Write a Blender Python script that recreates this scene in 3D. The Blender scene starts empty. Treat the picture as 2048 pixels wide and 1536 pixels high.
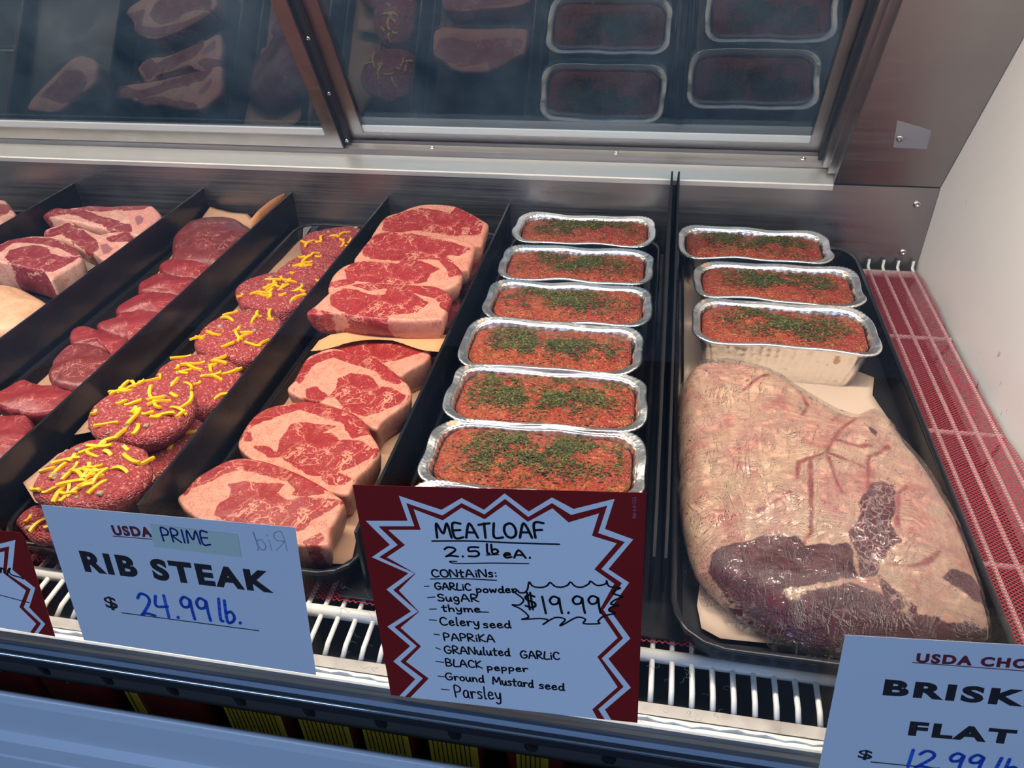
import bpy, math, random
import numpy as np
from mathutils import Vector, Matrix

# ------------------------------------------------------------------ camera, light, exposure
SC = bpy.context.scene
COL = SC.collection
PI = math.pi
cam_d = bpy.data.cameras.new('camera')
cam = bpy.data.objects.new('camera', cam_d)
COL.objects.link(cam)
cam_d.sensor_fit = 'HORIZONTAL'
cam_d.sensor_width = 36.0
cam_d.lens = 36.0 * 1530.0 / 2048.0
cam_d.clip_start = 0.01
YAW, PITCH, ROLL = math.radians(11.55), math.radians(35.45), math.radians(2.2)
cy_, sy_, cp_, sp_ = math.cos(YAW), math.sin(YAW), math.cos(PITCH), math.sin(PITCH)
fw = Vector((-sy_ * cp_, cy_ * cp_, -sp_)); rt = Vector((cy_, sy_, 0)); dn = fw.cross(rt)
r2 = math.cos(ROLL) * rt + math.sin(ROLL) * dn
d2 = -math.sin(ROLL) * rt + math.cos(ROLL) * dn
cm = Matrix((r2, -d2, -fw)).transposed().to_4x4()
cm.translation = (0, 0, 0.555)
cam.matrix_world = cm
SC.camera = cam
vs = SC.view_settings
vs.view_transform = 'Standard'; vs.look = 'None'; vs.gamma = 1.0; vs.use_curve_mapping = False
vs.exposure = 0.0
SC.cycles.max_bounces = 7
SC.cycles.diffuse_bounces = 3
SC.cycles.glossy_bounces = 4
SC.cycles.transparent_max_bounces = 16
SC.cycles.caustics_reflective = False
SC.cycles.caustics_refractive = False
SC.cycles.sample_clamp_indirect = 4.0

world = bpy.data.worlds.new('store_daylight')
SC.world = world
world.use_nodes = True
bg = world.node_tree.nodes['Background']
bg.inputs[0].default_value = (0.30, 0.50, 0.92, 1)
bg.inputs[1].default_value = 0.22

def area(name, loc, sx, sy, rot, power, color):
    l = bpy.data.lights.new(name, 'AREA'); l.shape = 'RECTANGLE'; l.size = sx; l.size_y = sy
    l.energy = power; l.color = color
    o = bpy.data.objects.new(name, l); COL.objects.link(o)
    o.location = loc; o.rotation_euler = rot
    return o
# the fluorescent tube under the canopy of the case (its housing is built with the case)
area('case_tube_light', (-0.95, 0.56, 0.643), 2.7, 0.045, (math.radians(14), 0, 0), 25.0, (1.0, 0.88, 0.74))

# daylight through the high shop windows across the room
area('shop_window_light', (-.4, -2.7, 1.45), 4.6, .7, (math.radians(64), 0, 0), 58.0, (.40, .59, 1.0))
# unseen fill light added under the price channel to brighten the lower packages
area('lower_slot_fill', (-.4, .3595, -.092), 1.4, .004, (math.radians(35), 0, 0), .05, (.9, .95, 1.0))
# dim lamp of the service room behind the sliding doors
area('service_room_light', (-.6, 1.75, 1.36), 2.0, .3, (0, 0, 0), 4.0, (.55, .85, 1.0))

random.seed(7)
rng = np.random.default_rng(11)
DATA = {"meat":{"S1":{"c":[-0.3457,0.4773,0.05],"s":0.1,"t":0.041,"o":[[-83.2,-10.6],[-81.1,-0.8],[-77.0,18.8],[-66.0,34.4],[-57.7,43.0],[-43.9,48.3],[-26.6,48.5],[-2.8,44.7],[24.1,36.1],[47.7,26.1],[62.4,18.4],[79.9,7.7],[80.1,-6.9],[79.2,-26.9],[83.2,-44.4],[62.5,-47.3],[29.9,-48.5],[-5.7,-45.5],[-40.2,-36.4],[-67.5,-23.3]],"lean":[[[-77.1,-7.7],[-75.4,3.7],[-59.6,15.4],[-51.4,24.3],[-40.8,31.6],[-25.2,31.6],[-5.1,28.4],[14.7,25.3],[22.7,20.6],[30.0,14.1],[28.2,7.4],[42.4,9.3],[58.3,14.2],[52.1,22.6],[33.9,30.7],[9.3,38.1],[-18.0,43.5],[-42.1,44.4],[-57.8,37.3],[-71.1,22.6],[-79.3,8.0]],[[-39.4,12.3],[-25.1,18.1],[-6.5,17.7],[14.8,19.6],[11.5,7.9],[25.1,0.5],[43.4,6.7],[78.3,7.7],[69.6,-4.2],[57.5,-18.1],[53.8,-30.5],[32.2,-36.9],[5.1,-40.6],[-36.7,-24.0],[-38.4,-11.7],[-31.8,-3.5],[-33.1,5.6]],[[60.6,-42.5],[72.1,-31.3],[77.3,-37.4],[72.5,-44.8],[63.0,-47.2]]]},
"S2":{"c":[-0.3336,0.5621,0.0499],"s":0.08,"t":0.041,"o":[[-75.5,-8.2],[-78.0,16.2],[-74.4,37.6],[-60.5,52.6],[-35.4,63.3],[-13.2,63.6],[9.0,58.8],[28.4,53.1],[47.0,41.7],[61.7,22.6],[75.1,4.8],[78.0,-5.7],[74.9,-22.4],[68.1,-36.4],[67.0,-51.3],[63.2,-63.6],[36.0,-59.5],[-11.6,-45.7],[-43.9,-34.0],[-65.8,-20.3]],"lean":[[[-73.5,9.8],[-75.2,28.1],[-62.9,46.5],[-33.8,59.4],[-8.7,61.1],[19.4,54.0],[44.1,40.6],[58.3,20.1],[44.7,12.7],[33.6,23.6],[26.5,34.1],[-1.5,42.2],[-29.8,49.4],[-49.8,36.1],[-61.9,25.1],[-70.1,17.1]],[[-28.1,24.8],[-18.3,29.5],[18.7,28.5],[5.9,14.4],[17.6,18.2],[31.2,7.7],[51.2,10.3],[73.6,0.2],[70.9,-10.7],[56.3,-27.1],[31.1,-42.6],[15.6,-42.7],[-8.6,-29.6],[-26.6,-17.2],[-30.6,-0.4]],[[-74.6,5.1],[-69.3,8.0],[-61.8,-4.4],[-68.1,-5.3]],[[-54.9,-12.3],[-39.4,-10.3],[-21.0,-22.9],[-33.1,-24.5]],[[31.8,-44.5],[47.3,-36.4],[61.6,-42.4],[57.1,-50.9],[42.6,-52.8]]]},
"S3":{"c":[-0.3236,0.6671,0.0501],"s":0.08,"t":0.041,"o":[[-73.0,-16.2],[-71.8,0.2],[-73.1,21.5],[-72.9,44.7],[-62.9,56.9],[-47.9,66.7],[-22.9,61.6],[3.2,55.7],[27.3,43.1],[46.2,27.5],[61.0,13.7],[70.6,-1.1],[73.1,-13.8],[71.2,-23.4],[62.0,-37.0],[53.5,-53.6],[50.3,-66.7],[32.4,-58.7],[6.9,-43.2],[-26.6,-32.2],[-52.4,-27.7]],"lean":[[[-68.1,0.4],[-71.8,27.3],[-65.1,48.1],[-45.4,60.7],[-12.3,57.3],[18.8,46.6],[42.0,30.0],[55.1,12.8],[48.3,9.3],[31.5,17.9],[20.5,30.1],[-15.5,39.7],[-41.2,49.5],[-57.9,34.6],[-61.1,14.8],[-62.5,-4.3]],[[-19.0,9.0],[-8.9,21.1],[14.8,19.9],[31.3,2.0],[47.2,1.3],[65.9,-9.2],[64.5,-21.9],[46.1,-38.9],[32.2,-47.9],[10.3,-43.5],[-10.6,-23.8],[-18.2,-22.2],[-16.9,-6.6]],[[-49.9,-13.3],[-41.7,-7.0],[-19.8,-22.4],[-28.8,-31.1],[-45.0,-25.5]]]},
"S4":{"c":[-0.3212,0.733,0.0481],"s":0.05,"t":0.043,"o":[[-68.9,1.4],[-48.5,16.7],[-14.0,30.7],[24.1,34.2],[55.1,27.2],[68.9,16.2],[65.8,-4.7],[51.0,-24.5],[42.6,-33.3],[20.1,-34.2],[-18.2,-31.2],[-51.9,-17.3]],"lean":[[[-68.4,10.1],[-28.6,27.6],[-1.4,32.5],[38.6,26.2],[60.0,16.5],[29.4,-5.5],[9.9,-13.9],[-22.5,-5.9],[-51.0,-0.3]]]},
"S5":{"c":[-0.3195,0.7896,0.0929],"s":0.16,"t":0.036,"o":[[-91.3,-31.0],[-86.7,-18.7],[-82.1,-6.3],[-75.3,13.9],[-61.2,25.7],[-40.4,34.0],[-11.0,36.7],[24.8,36.9],[56.3,36.8],[76.6,25.3],[90.8,2.7],[91.3,-15.7],[81.0,-27.1],[44.3,-34.6],[14.5,-35.7],[2.9,-36.9],[-33.8,-34.0],[-56.3,-30.4],[-75.4,-33.3]],"lean":[[[-69.5,2.9],[-58.5,17.8],[-39.4,14.1],[-18.7,5.1],[-0.8,9.6],[0.8,22.1],[30.8,15.3],[53.6,1.4],[46.0,-15.1],[14.2,-23.4],[9.9,-31.6],[-19.9,-34.6],[-44.2,-24.1],[-62.2,-12.6]],[[-51.7,29.7],[7.6,35.3],[52.2,33.9],[73.6,24.9],[89.2,2.3],[77.1,-4.2],[66.0,13.3],[19.3,25.2],[-7.7,26.8],[-23.8,21.1]],[[-89.7,-33.9],[-85.8,-25.6],[-51.7,-32.6],[-37.4,-44.0],[-68.8,-52.3]]]},
"S6":{"c":[-0.3234,0.8521,0.0927],"s":0.25,"t":0.034,"o":[[-84.4,-31.5],[-87.6,-9.4],[-82.8,10.0],[-71.5,23.1],[-53.3,30.7],[-34.4,31.2],[-7.3,34.4],[19.6,40.6],[47.0,41.7],[66.3,38.2],[82.4,23.4],[87.6,5.3],[78.3,-9.9],[57.7,-21.2],[12.7,-26.9],[-44.3,-39.4],[-70.7,-41.7]],"lean":[[[-71.4,10.4],[-62.7,24.8],[-32.4,24.5],[-4.2,24.0],[7.5,35.9],[27.1,32.0],[50.1,20.4],[41.3,11.7],[39.1,-1.7],[22.7,-8.2],[-31.2,-11.5],[-62.0,-7.5]],[[50.9,40.7],[68.9,34.0],[81.6,17.6],[72.7,9.0],[63.3,26.8]],[[-84.0,-19.9],[-67.6,-13.2],[-55.9,-14.9],[-75.1,-24.3]]]},
"S7":{"c":[-0.3124,0.9297,0.0944],"s":0.25,"t":0.034,"o":[[-89.1,-26.7],[-87.9,-11.6],[-82.0,15.1],[-76.7,30.0],[-62.5,37.9],[-33.3,40.0],[-2.6,35.5],[27.1,33.2],[58.1,26.7],[80.1,13.2],[89.1,-4.1],[86.8,-20.9],[66.9,-34.8],[36.9,-37.3],[-5.3,-36.6],[-46.9,-40.0],[-74.7,-38.1]],"lean":[[[-78.3,-11.1],[-79.9,27.2],[-61.5,33.1],[-21.3,31.5],[9.8,24.9],[40.4,18.4],[65.5,8.7],[56.6,-3.4],[26.1,-3.0],[-12.3,-3.1],[-48.8,-11.7],[-70.9,-16.3]],[[-66.2,-18.8],[-10.5,-10.1],[37.4,-10.6],[49.1,-20.9],[-26.8,-21.3]]]},
"S8":{"c":[-0.3166,1.0283,0.0908],"s":0.25,"t":0.036,"o":[[-89.9,-39.6],[-89.9,-18.4],[-86.4,4.8],[-80.5,15.0],[-64.5,26.1],[-52.2,36.9],[-35.6,46.8],[-8.5,49.9],[19.9,46.7],[45.5,32.3],[72.5,12.3],[87.3,-2.1],[89.9,-23.9],[81.6,-42.7],[47.1,-47.6],[2.1,-46.5],[-43.1,-47.6],[-73.0,-49.9]],"lean":[[[-74.8,-20.4],[-79.9,5.1],[-55.1,23.4],[-30.5,35.1],[-3.9,30.2],[19.0,21.9],[22.9,42.0],[46.6,28.7],[68.3,2.7],[68.5,-19.3],[48.7,-20.8],[28.8,-22.2],[-24.6,-13.5],[-53.5,-22.0]]]},
"TA":{"c":[-0.9141,1.0635,0.0592],"s":0.12,"t":0.035,"o":[[-108.7,0.1],[-106.6,21.8],[-78.5,24.1],[-56.7,33.1],[-39.2,38.9],[-3.4,38.9],[25.7,44.1],[64.1,47.2],[80.2,41.3],[104.3,17.8],[108.7,4.3],[104.2,-23.1],[98.4,-47.2],[76.7,-41.3],[32.5,-32.0],[-22.0,-17.7],[-60.6,-9.9],[-95.0,-4.4]],"lean":[[[-103.6,3.3],[-101.6,19.3],[-75.2,21.4],[-62.6,12.4],[-79.0,5.4],[-96.8,-1.8]],[[-53.3,30.5],[19.0,39.2],[26.9,34.1],[-9.4,22.5],[-44.5,26.8]],[[-64.4,15.1],[-56.3,20.1],[5.7,-1.6],[64.6,-21.1],[78.1,-35.9],[57.6,-35.1],[24.6,-19.2],[-6.0,-8.1]],[[26.6,42.7],[64.9,42.9],[62.0,37.0],[31.7,28.7]]],"bone":[[[35.0,23.3],[81.7,38.6],[105.8,12.4],[95.5,-42.3],[75.0,-22.9]]],"mar":[[[62.6,6.0],[66.9,14.7],[80.5,4.7],[88.1,-13.7],[82.3,-19.6]]]},
"TB":{"c":[-0.9062,1.0006,0.049],"s":0.12,"t":0.035,"o":[[-84.1,18.5],[-80.7,29.6],[-69.6,41.4],[-57.6,52.1],[-34.4,36.3],[-15.4,31.2],[5.1,23.6],[33.3,15.6],[40.4,24.1],[71.0,26.8],[84.1,2.1],[81.4,-25.8],[72.5,-52.1],[49.2,-41.0],[14.7,-26.9],[-28.6,-5.5],[-69.0,1.3]],"lean":[[[-74.7,14.0],[-54.3,40.0],[-43.0,30.1],[-45.2,19.2],[-66.3,4.2]],[[-46.4,35.2],[-32.8,33.7],[-29.2,26.0],[-39.6,25.1]],[[-37.2,12.0],[-17.0,21.7],[22.4,-3.5],[40.2,-22.1],[39.1,-32.1],[5.3,-10.1]],[[45.1,8.8],[69.6,24.0],[78.4,6.7],[54.0,1.9]]],"bone":[[[32.6,-7.7],[39.6,0.6],[65.6,-4.7],[78.5,-21.1],[71.7,-48.6],[56.1,-35.5]]],"mar":[[[39.9,-12.1],[48.4,-6.2],[67.2,-19.6],[70.2,-34.2],[63.2,-39.7]]]},
"TC":{"c":[-0.9284,0.9083,0.0618],"s":0.05,"t":0.055,"o":[[-92.8,7.1],[-80.8,22.0],[-72.9,31.2],[-69.1,45.6],[-49.2,59.7],[-29.5,63.9],[-5.4,62.1],[26.0,49.7],[56.5,33.4],[78.8,16.9],[92.8,-2.5],[89.8,-20.7],[84.1,-42.4],[85.7,-63.9],[66.6,-44.3],[43.6,-36.9],[20.0,-32.0],[2.3,-27.5],[-31.8,-20.9],[-64.5,-16.6]],"lean":[[[-88.6,13.0],[-68.9,26.0],[-64.2,43.3],[-46.8,56.5],[-2.5,58.1],[60.0,28.4],[77.1,14.1],[76.5,8.8],[33.7,28.4],[-0.4,38.6],[-34.9,40.7],[-55.9,38.5],[-52.9,5.9]],[[-40.3,12.6],[-30.7,27.2],[-15.1,34.3],[14.5,26.4],[32.6,9.4],[55.4,3.9],[83.5,6.9],[79.9,-16.7],[72.2,-37.6],[56.6,-39.2],[41.0,-33.5],[0.5,-25.2],[-22.1,-14.7],[-33.1,-8.0]]]},
"TD":{"c":[-0.8841,0.7798,0.055],"s":0.0,"t":0.048,"o":[[-74.9,51.0],[-53.3,58.9],[-32.8,61.4],[-14.6,59.6],[7.1,53.2],[40.1,37.0],[68.8,18.5],[73.1,-4.5],[74.9,-33.7],[66.2,-50.2],[46.1,-61.4],[16.6,-56.5]],"lean":[]},
"TE":{"c":[-1.1388,1.0616,0.06],"s":0.0,"t":0.05,"o":[[-69.4,40.9],[-35.5,56.2],[-2.1,55.6],[19.1,42.2],[46.5,18.4],[67.4,-1.5],[69.4,-24.6],[69.2,-40.4],[50.1,-56.2],[9.4,-50.3]],"lean":[[[-43.0,24.2],[-1.7,36.2],[17.1,36.2],[46.2,14.6],[53.7,-3.0],[50.8,-17.7],[28.7,-30.7],[3.4,-29.9]]]},
"R":{"c":[-0.6885,1.0142,0.062],"s":0.0,"t":0.056,"o":[[-52.6,-25.2],[-70.5,11.6],[-72.8,40.3],[-71.6,61.3],[-48.5,82.2],[-11.6,87.9],[26.9,68.8],[62.7,37.6],[71.3,-5.9],[72.8,-52.7],[67.3,-87.9],[42.7,-85.9],[15.7,-84.2],[-21.6,-73.6]],"lean":["all"]},
"F1":{"c":[-0.6826,0.931,0.048],"s":0.15,"t":0.036,"o":[[-48.3,4.5],[-39.9,20.8],[-13.3,31.0],[17.6,27.9],[42.4,16.6],[48.3,-5.5],[40.6,-28.2],[11.5,-31.0],[-21.2,-23.1],[-39.2,-9.8]],"lean":["all"]},
"F2":{"c":[-0.6828,0.8793,0.0486],"s":0.15,"t":0.036,"o":[[-46.5,-7.5],[-39.4,11.2],[-26.7,27.0],[8.6,23.0],[38.9,18.5],[46.5,-5.6],[39.2,-27.0],[9.4,-26.5],[-18.6,-25.8],[-34.7,-23.9]],"lean":["all"]},
"F3":{"c":[-0.6768,0.8231,0.0489],"s":0.15,"t":0.036,"o":[[-46.7,-14.0],[-40.0,3.3],[-26.7,19.8],[3.0,27.8],[39.1,19.4],[46.7,-7.9],[39.8,-27.8],[9.5,-24.5],[-16.4,-25.6],[-34.1,-25.7]],"lean":["all"]},
"F4":{"c":[-0.6757,0.7651,0.0479],"s":0.12,"t":0.038,"o":[[-45.1,-4.0],[-32.0,13.5],[-18.9,28.1],[9.5,36.1],[42.4,27.9],[45.1,-3.8],[30.1,-36.1],[11.2,-29.1],[-22.7,-18.9]],"lean":["all"]},
"F5":{"c":[-0.6857,0.7169,0.0498],"s":0.1,"t":0.042,"o":[[-46.0,4.7],[-52.9,22.9],[-41.8,32.2],[-12.9,27.4],[24.2,18.9],[43.7,5.6],[52.9,-11.4],[49.4,-32.2],[29.6,-20.0],[-4.4,-12.0],[-31.4,-9.0]],"lean":["all"]},
"F6":{"c":[-0.6703,0.6629,0.055],"s":0.0,"t":0.048,"o":[[-27.8,-24.5],[-39.3,-3.8],[-45.3,15.1],[-43.9,35.7],[-27.5,44.8],[-0.3,41.4],[27.0,28.0],[40.6,16.6],[45.3,-8.4],[42.8,-33.3],[31.0,-43.8],[12.6,-44.8],[-6.4,-40.0]],"lean":["all"]},
"F7":{"c":[-0.6865,0.5978,0.048],"s":0.0,"t":0.043,"o":[[-50.6,-1.2],[-45.5,14.2],[-37.0,28.4],[-18.8,25.4],[14.4,25.4],[50.6,9.8],[49.7,-7.3],[43.5,-19.2],[16.9,-28.4],[-12.7,-24.3],[-37.9,-16.6]],"lean":["all"]},
"F8":{"c":[-0.6774,0.5225,0.048],"s":0.0,"t":0.043,"o":[[-38.9,21.7],[-27.7,35.2],[-13.9,41.2],[9.9,41.8],[30.5,21.1],[38.9,2.2],[35.4,-22.4],[28.8,-41.8],[3.3,-36.3],[-25.4,-7.0]],"lean":["all"]},
"BR":{"c":[0.1703,0.5823,0.06],"s":0.0,"t":0.055,"o":[[-125.3,113.3],[-120.3,148.9],[-108.2,166.1],[-81.3,172.8],[-48.0,166.5],[-25.4,153.6],[0.4,134.0],[29.2,112.4],[57.6,99.0],[77.8,110.3],[91.4,97.0],[97.9,75.9],[112.2,45.4],[119.5,5.7],[125.0,-28.7],[124.1,-70.6],[125.3,-101.8],[123.3,-120.2],[119.3,-143.9],[90.8,-158.7],[38.9,-171.0],[-11.4,-172.8],[-35.1,-169.6],[-51.2,-159.9],[-71.1,-150.4],[-94.5,-129.8],[-109.4,-105.9],[-119.0,-56.9],[-125.0,26.3]],"lean":[[[-94.5,-103.7],[-58.8,-91.3],[-25.1,-85.0],[-18.6,-94.3],[3.2,-93.0],[14.5,-89.2],[19.0,-96.7],[18.0,-122.1],[-10.8,-130.3],[-46.5,-140.9],[-67.8,-144.2],[-85.5,-132.3],[-96.4,-116.2]],[[45.2,-21.8],[56.3,-13.3],[65.6,-14.7],[62.1,-38.0],[53.1,-72.0],[58.0,-84.7],[45.7,-96.6],[32.1,-119.9],[19.5,-123.7],[19.0,-96.7],[15.3,-82.5],[29.5,-60.8],[27.7,-48.3],[41.4,-33.2]],[[91.7,-103.1],[111.4,-99.2],[121.9,-106.1],[118.1,-121.0],[105.8,-125.7],[92.5,-118.0],[85.6,-113.5]],[[-100.0,-122.8],[-85.5,-136.1],[-64.1,-146.5],[-35.8,-142.1],[10.3,-128.9],[32.8,-135.7],[48.2,-147.0],[117.0,-138.9],[122.6,-149.6],[20.4,-182.0],[-35.7,-178.8],[-59.8,-166.7],[-81.6,-153.5]],[[85.1,62.0],[96.8,69.6],[112.8,48.3],[91.2,51.1]],[[52.7,66.5],[66.1,59.3],[62.6,49.9]],[[33.9,-119.6],[52.0,-134.1],[58.7,-139.9],[41.4,-141.3]]],"vein":[[[-12.5,141.7],[-41.4,124.6],[-60.9,100.1]],[[-2.3,108.2],[1.9,84.6],[-6.6,64.4]],[[62.0,99.6],[24.8,44.6],[8.6,10.9],[-17.0,-3.6],[-21.1,-26.1]],[[76.2,46.0],[63.4,29.9],[49.4,16.8],[39.5,-33.5]],[[10.6,11.2],[41.3,2.2]],[[17.1,31.8],[43.3,29.9],[54.2,35.7]],[[89.2,-88.0],[78.5,-99.4],[63.4,-107.5],[44.1,-108.5]],[[102.5,-26.8],[119.9,-59.5]],[[79.6,-11.3],[67.1,-26.7],[57.2,-68.9]],[[-6.3,3.3],[-13.7,-82.1],[-34.4,-112.8]],[[45.0,100.7],[23.2,65.4]],[[-26.6,137.9],[6.7,150.0]],[[10.0,5.7],[17.8,-39.3]],[[-57.2,-66.1],[-28.6,-43.5]]]}},
"pat":{"B6":{"c":[-0.5273,0.5743,0.068],"o":[[-52.3,-21.1],[-56.5,-8.6],[-58.4,1.8],[-52.1,19.1],[-46.4,32.6],[-38.0,42.4],[-16.7,52.5],[11.1,51.9],[39.2,37.2],[52.5,19.8],[58.4,-3.1],[53.2,-26.5],[42.6,-44.9],[22.5,-52.5],[-3.2,-49.1],[-24.7,-47.3],[-41.8,-34.9]]},
"B8":{"c":[-0.512,0.4717,0.07],"o":[[-49.2,-28.5],[-54.2,-16.8],[-55.8,-4.3],[-53.0,18.3],[-42.4,40.6],[-24.7,49.0],[1.7,46.9],[28.0,39.0],[46.6,19.3],[55.8,-0.7],[53.5,-21.5],[41.2,-35.1],[22.8,-43.6],[-0.5,-49.0],[-25.0,-44.9],[-39.4,-39.2]]},
"B5":{"c":[-0.5153,0.6566,0.05],"o":[[-51.4,-3.9],[-57.3,20.3],[-48.0,41.1],[-25.6,54.0],[0.8,52.5],[31.3,38.6],[49.1,22.0],[57.3,1.8],[56.1,-24.6],[47.2,-45.5],[25.1,-54.0],[-8.8,-42.1],[-33.6,-25.4]]},
"B4":{"c":[-0.5099,0.7634,0.05],"o":[[-47.2,-36.2],[-55.3,-12.5],[-54.8,17.1],[-42.4,45.7],[-16.9,58.8],[17.5,53.2],[42.4,35.1],[55.3,1.8],[53.5,-33.3],[38.7,-55.2],[11.4,-58.8],[-18.9,-49.6]]},
"B3":{"c":[-0.5181,0.8775,0.05],"o":[[-53.8,-8.8],[-55.7,13.0],[-42.5,37.3],[-16.0,54.5],[15.6,55.9],[41.1,38.2],[55.0,4.5],[55.7,-33.1],[33.9,-55.9],[-1.4,-48.3],[-29.5,-39.6]]},
"B2":{"c":[-0.4957,0.9474,0.05],"o":[[-42.1,-17.0],[-41.5,0.5],[-36.7,23.5],[-23.5,43.5],[-0.3,50.8],[23.1,46.5],[38.8,27.7],[42.1,-2.8],[37.4,-32.9],[24.4,-50.8],[1.4,-49.5],[-23.1,-36.0]]},
"B1":{"c":[-0.4975,1.0546,0.046],"o":[[-48.9,-19.8],[-53.8,-0.2],[-50.1,18.3],[-35.2,33.0],[-12.4,46.2],[12.9,53.3],[38.1,41.1],[52.8,11.7],[53.8,-22.9],[39.4,-43.6],[17.0,-53.3],[-12.0,-51.9],[-31.5,-42.2]]},
"B7":{"c":[-0.5026,0.5551,0.034],"o":[[-8.9,-52.3],[-25.9,-36.5],[-32.5,-18.4],[-30.8,6.6],[-21.2,28.6],[-8.5,43.8],[7.4,54.2],[23.0,45.5],[32.1,25.7],[32.5,3.1],[29.4,-21.5],[22.2,-43.3],[8.9,-54.2]]},
"B10":{"c":[-0.5527,0.4341,0.036],"o":[[-29.7,-5.4],[-31.8,0.3],[-31.7,7.9],[-26.0,16.5],[-12.5,23.2],[5.3,24.3],[24.3,14.7],[31.8,0.8],[29.6,-12.6],[21.1,-21.7],[4.2,-24.3],[-11.8,-17.4]]}},
"pap":{"U1":[[-799.3,993.6,18.5],[-782.2,1053.6,27.5],[-780.6,1107.2,35.6],[-789.4,1176.4,46.0],[-752.7,1156.3,42.9],[-717.7,1147.1,41.6],[-689.7,1145.9,41.4],[-654.0,1108.3,35.7],[-672.0,1001.0,19.6],[-725.4,957.0,13.1],[-751.4,958.4,13.3],[-767.9,965.4,14.3]],"L1":[[-772.6,588.1,6.0],[-797.3,754.1,6.0],[-801.0,800.1,6.0],[-786.6,826.4,6.0],[-780.5,874.4,6.0],[-784.8,938.8,6.0],[-779.7,980.3,6.0],[-727.1,1000.9,6.0],[-699.2,973.7,6.0],[-681.2,799.8,6.0],[-673.4,686.9,6.0],[-685.1,564.9,6.0],[-695.0,496.3,6.0]],"K3":[[-604.5,1173.9,6.0],[-576.8,1147.5,6.0],[-541.5,1091.7,6.0],[-531.9,985.5,6.0],[-532.1,783.6,6.0],[-546.5,678.3,6.0],[-591.1,661.7,6.0],[-631.7,739.8,6.0],[-631.5,829.5,6.0],[-635.1,940.3,6.0],[-626.8,1044.3,6.0]],"Q6":[[-600.8,548.6,40.0],[-593.5,561.1,40.0],[-553.5,541.6,40.0],[-522.0,545.6,40.0],[-495.0,547.9,40.0],[-491.9,557.3,40.0],[-498.9,636.0,40.0],[-511.5,638.6,40.0],[-570.5,639.3,40.0],[-603.8,617.2,40.0]],"Q8":[[-600.8,468.8,42.0],[-568.8,445.2,42.0],[-520.0,438.4,42.0],[-486.7,454.3,42.0],[-467.7,460.2,42.0],[-470.1,495.2,42.0],[-498.0,523.2,42.0],[-563.9,545.1,42.0],[-594.4,514.0,42.0]],"Q3":[[-582.1,888.1,22.0],[-544.3,871.3,22.0],[-513.4,862.7,22.0],[-489.4,853.4,22.0],[-488.7,872.0,22.0],[-507.9,965.9,22.0],[-575.9,957.7,22.0]],"Q4":[[-569.6,759.0,22.0],[-526.1,743.6,22.0],[-500.9,729.9,22.0],[-490.9,718.0,22.0],[-485.3,718.7,22.0],[-485.8,731.9,22.0],[-487.4,752.2,22.0],[-494.3,844.7,22.0],[-568.4,847.5,22.0]],"W4":[[-525.2,969.9,6.0],[-268.0,1030.6,6.0],[-262.2,870.3,6.0],[-256.0,767.0,6.0],[-261.9,707.2,6.0],[-260.8,560.2,6.0],[-260.1,533.8,6.0],[-261.5,496.6,6.0],[-252.5,450.5,6.0],[-261.3,447.3,6.0],[-321.2,443.1,6.0],[-407.3,469.2,6.0],[-444.0,632.6,6.0]],"V5":[[-400.1,729.8,56.0],[-396.4,749.0,56.0],[-384.8,760.0,56.0],[-369.5,766.5,56.0],[-345.8,774.8,56.0],[-321.7,782.4,56.0],[-294.2,778.8,56.0],[-265.3,769.2,56.0],[-249.1,772.9,56.0],[-234.0,780.8,56.0],[-233.3,774.9,56.0],[-237.8,737.6,56.0],[-258.2,743.9,56.0],[-278.4,755.0,56.0],[-296.7,758.8,56.0],[-338.5,754.0,56.0],[-378.4,743.5,56.0]],"X6":[[54.6,1121.7,7.0],[75.4,1124.1,7.0],[89.5,940.5,7.0],[200.9,878.7,7.0],[281.2,827.2,7.0],[272.4,789.7,7.0],[298.0,652.4,7.0],[304.6,492.3,7.0],[262.0,420.8,7.0],[147.2,420.1,7.0],[83.2,417.8,7.0],[68.2,425.5,7.0],[64.9,449.6,7.0],[69.4,488.7,7.0],[56.7,534.1,7.0],[50.8,657.0,7.0],[50.4,858.8,7.0]],"C1":[[-933.1,1015.9,16.0],[-913.3,1012.4,16.0],[-897.8,1010.4,16.0],[-875.2,993.6,16.0],[-877.0,950.3,16.0],[-888.3,941.7,16.0]]},
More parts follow.
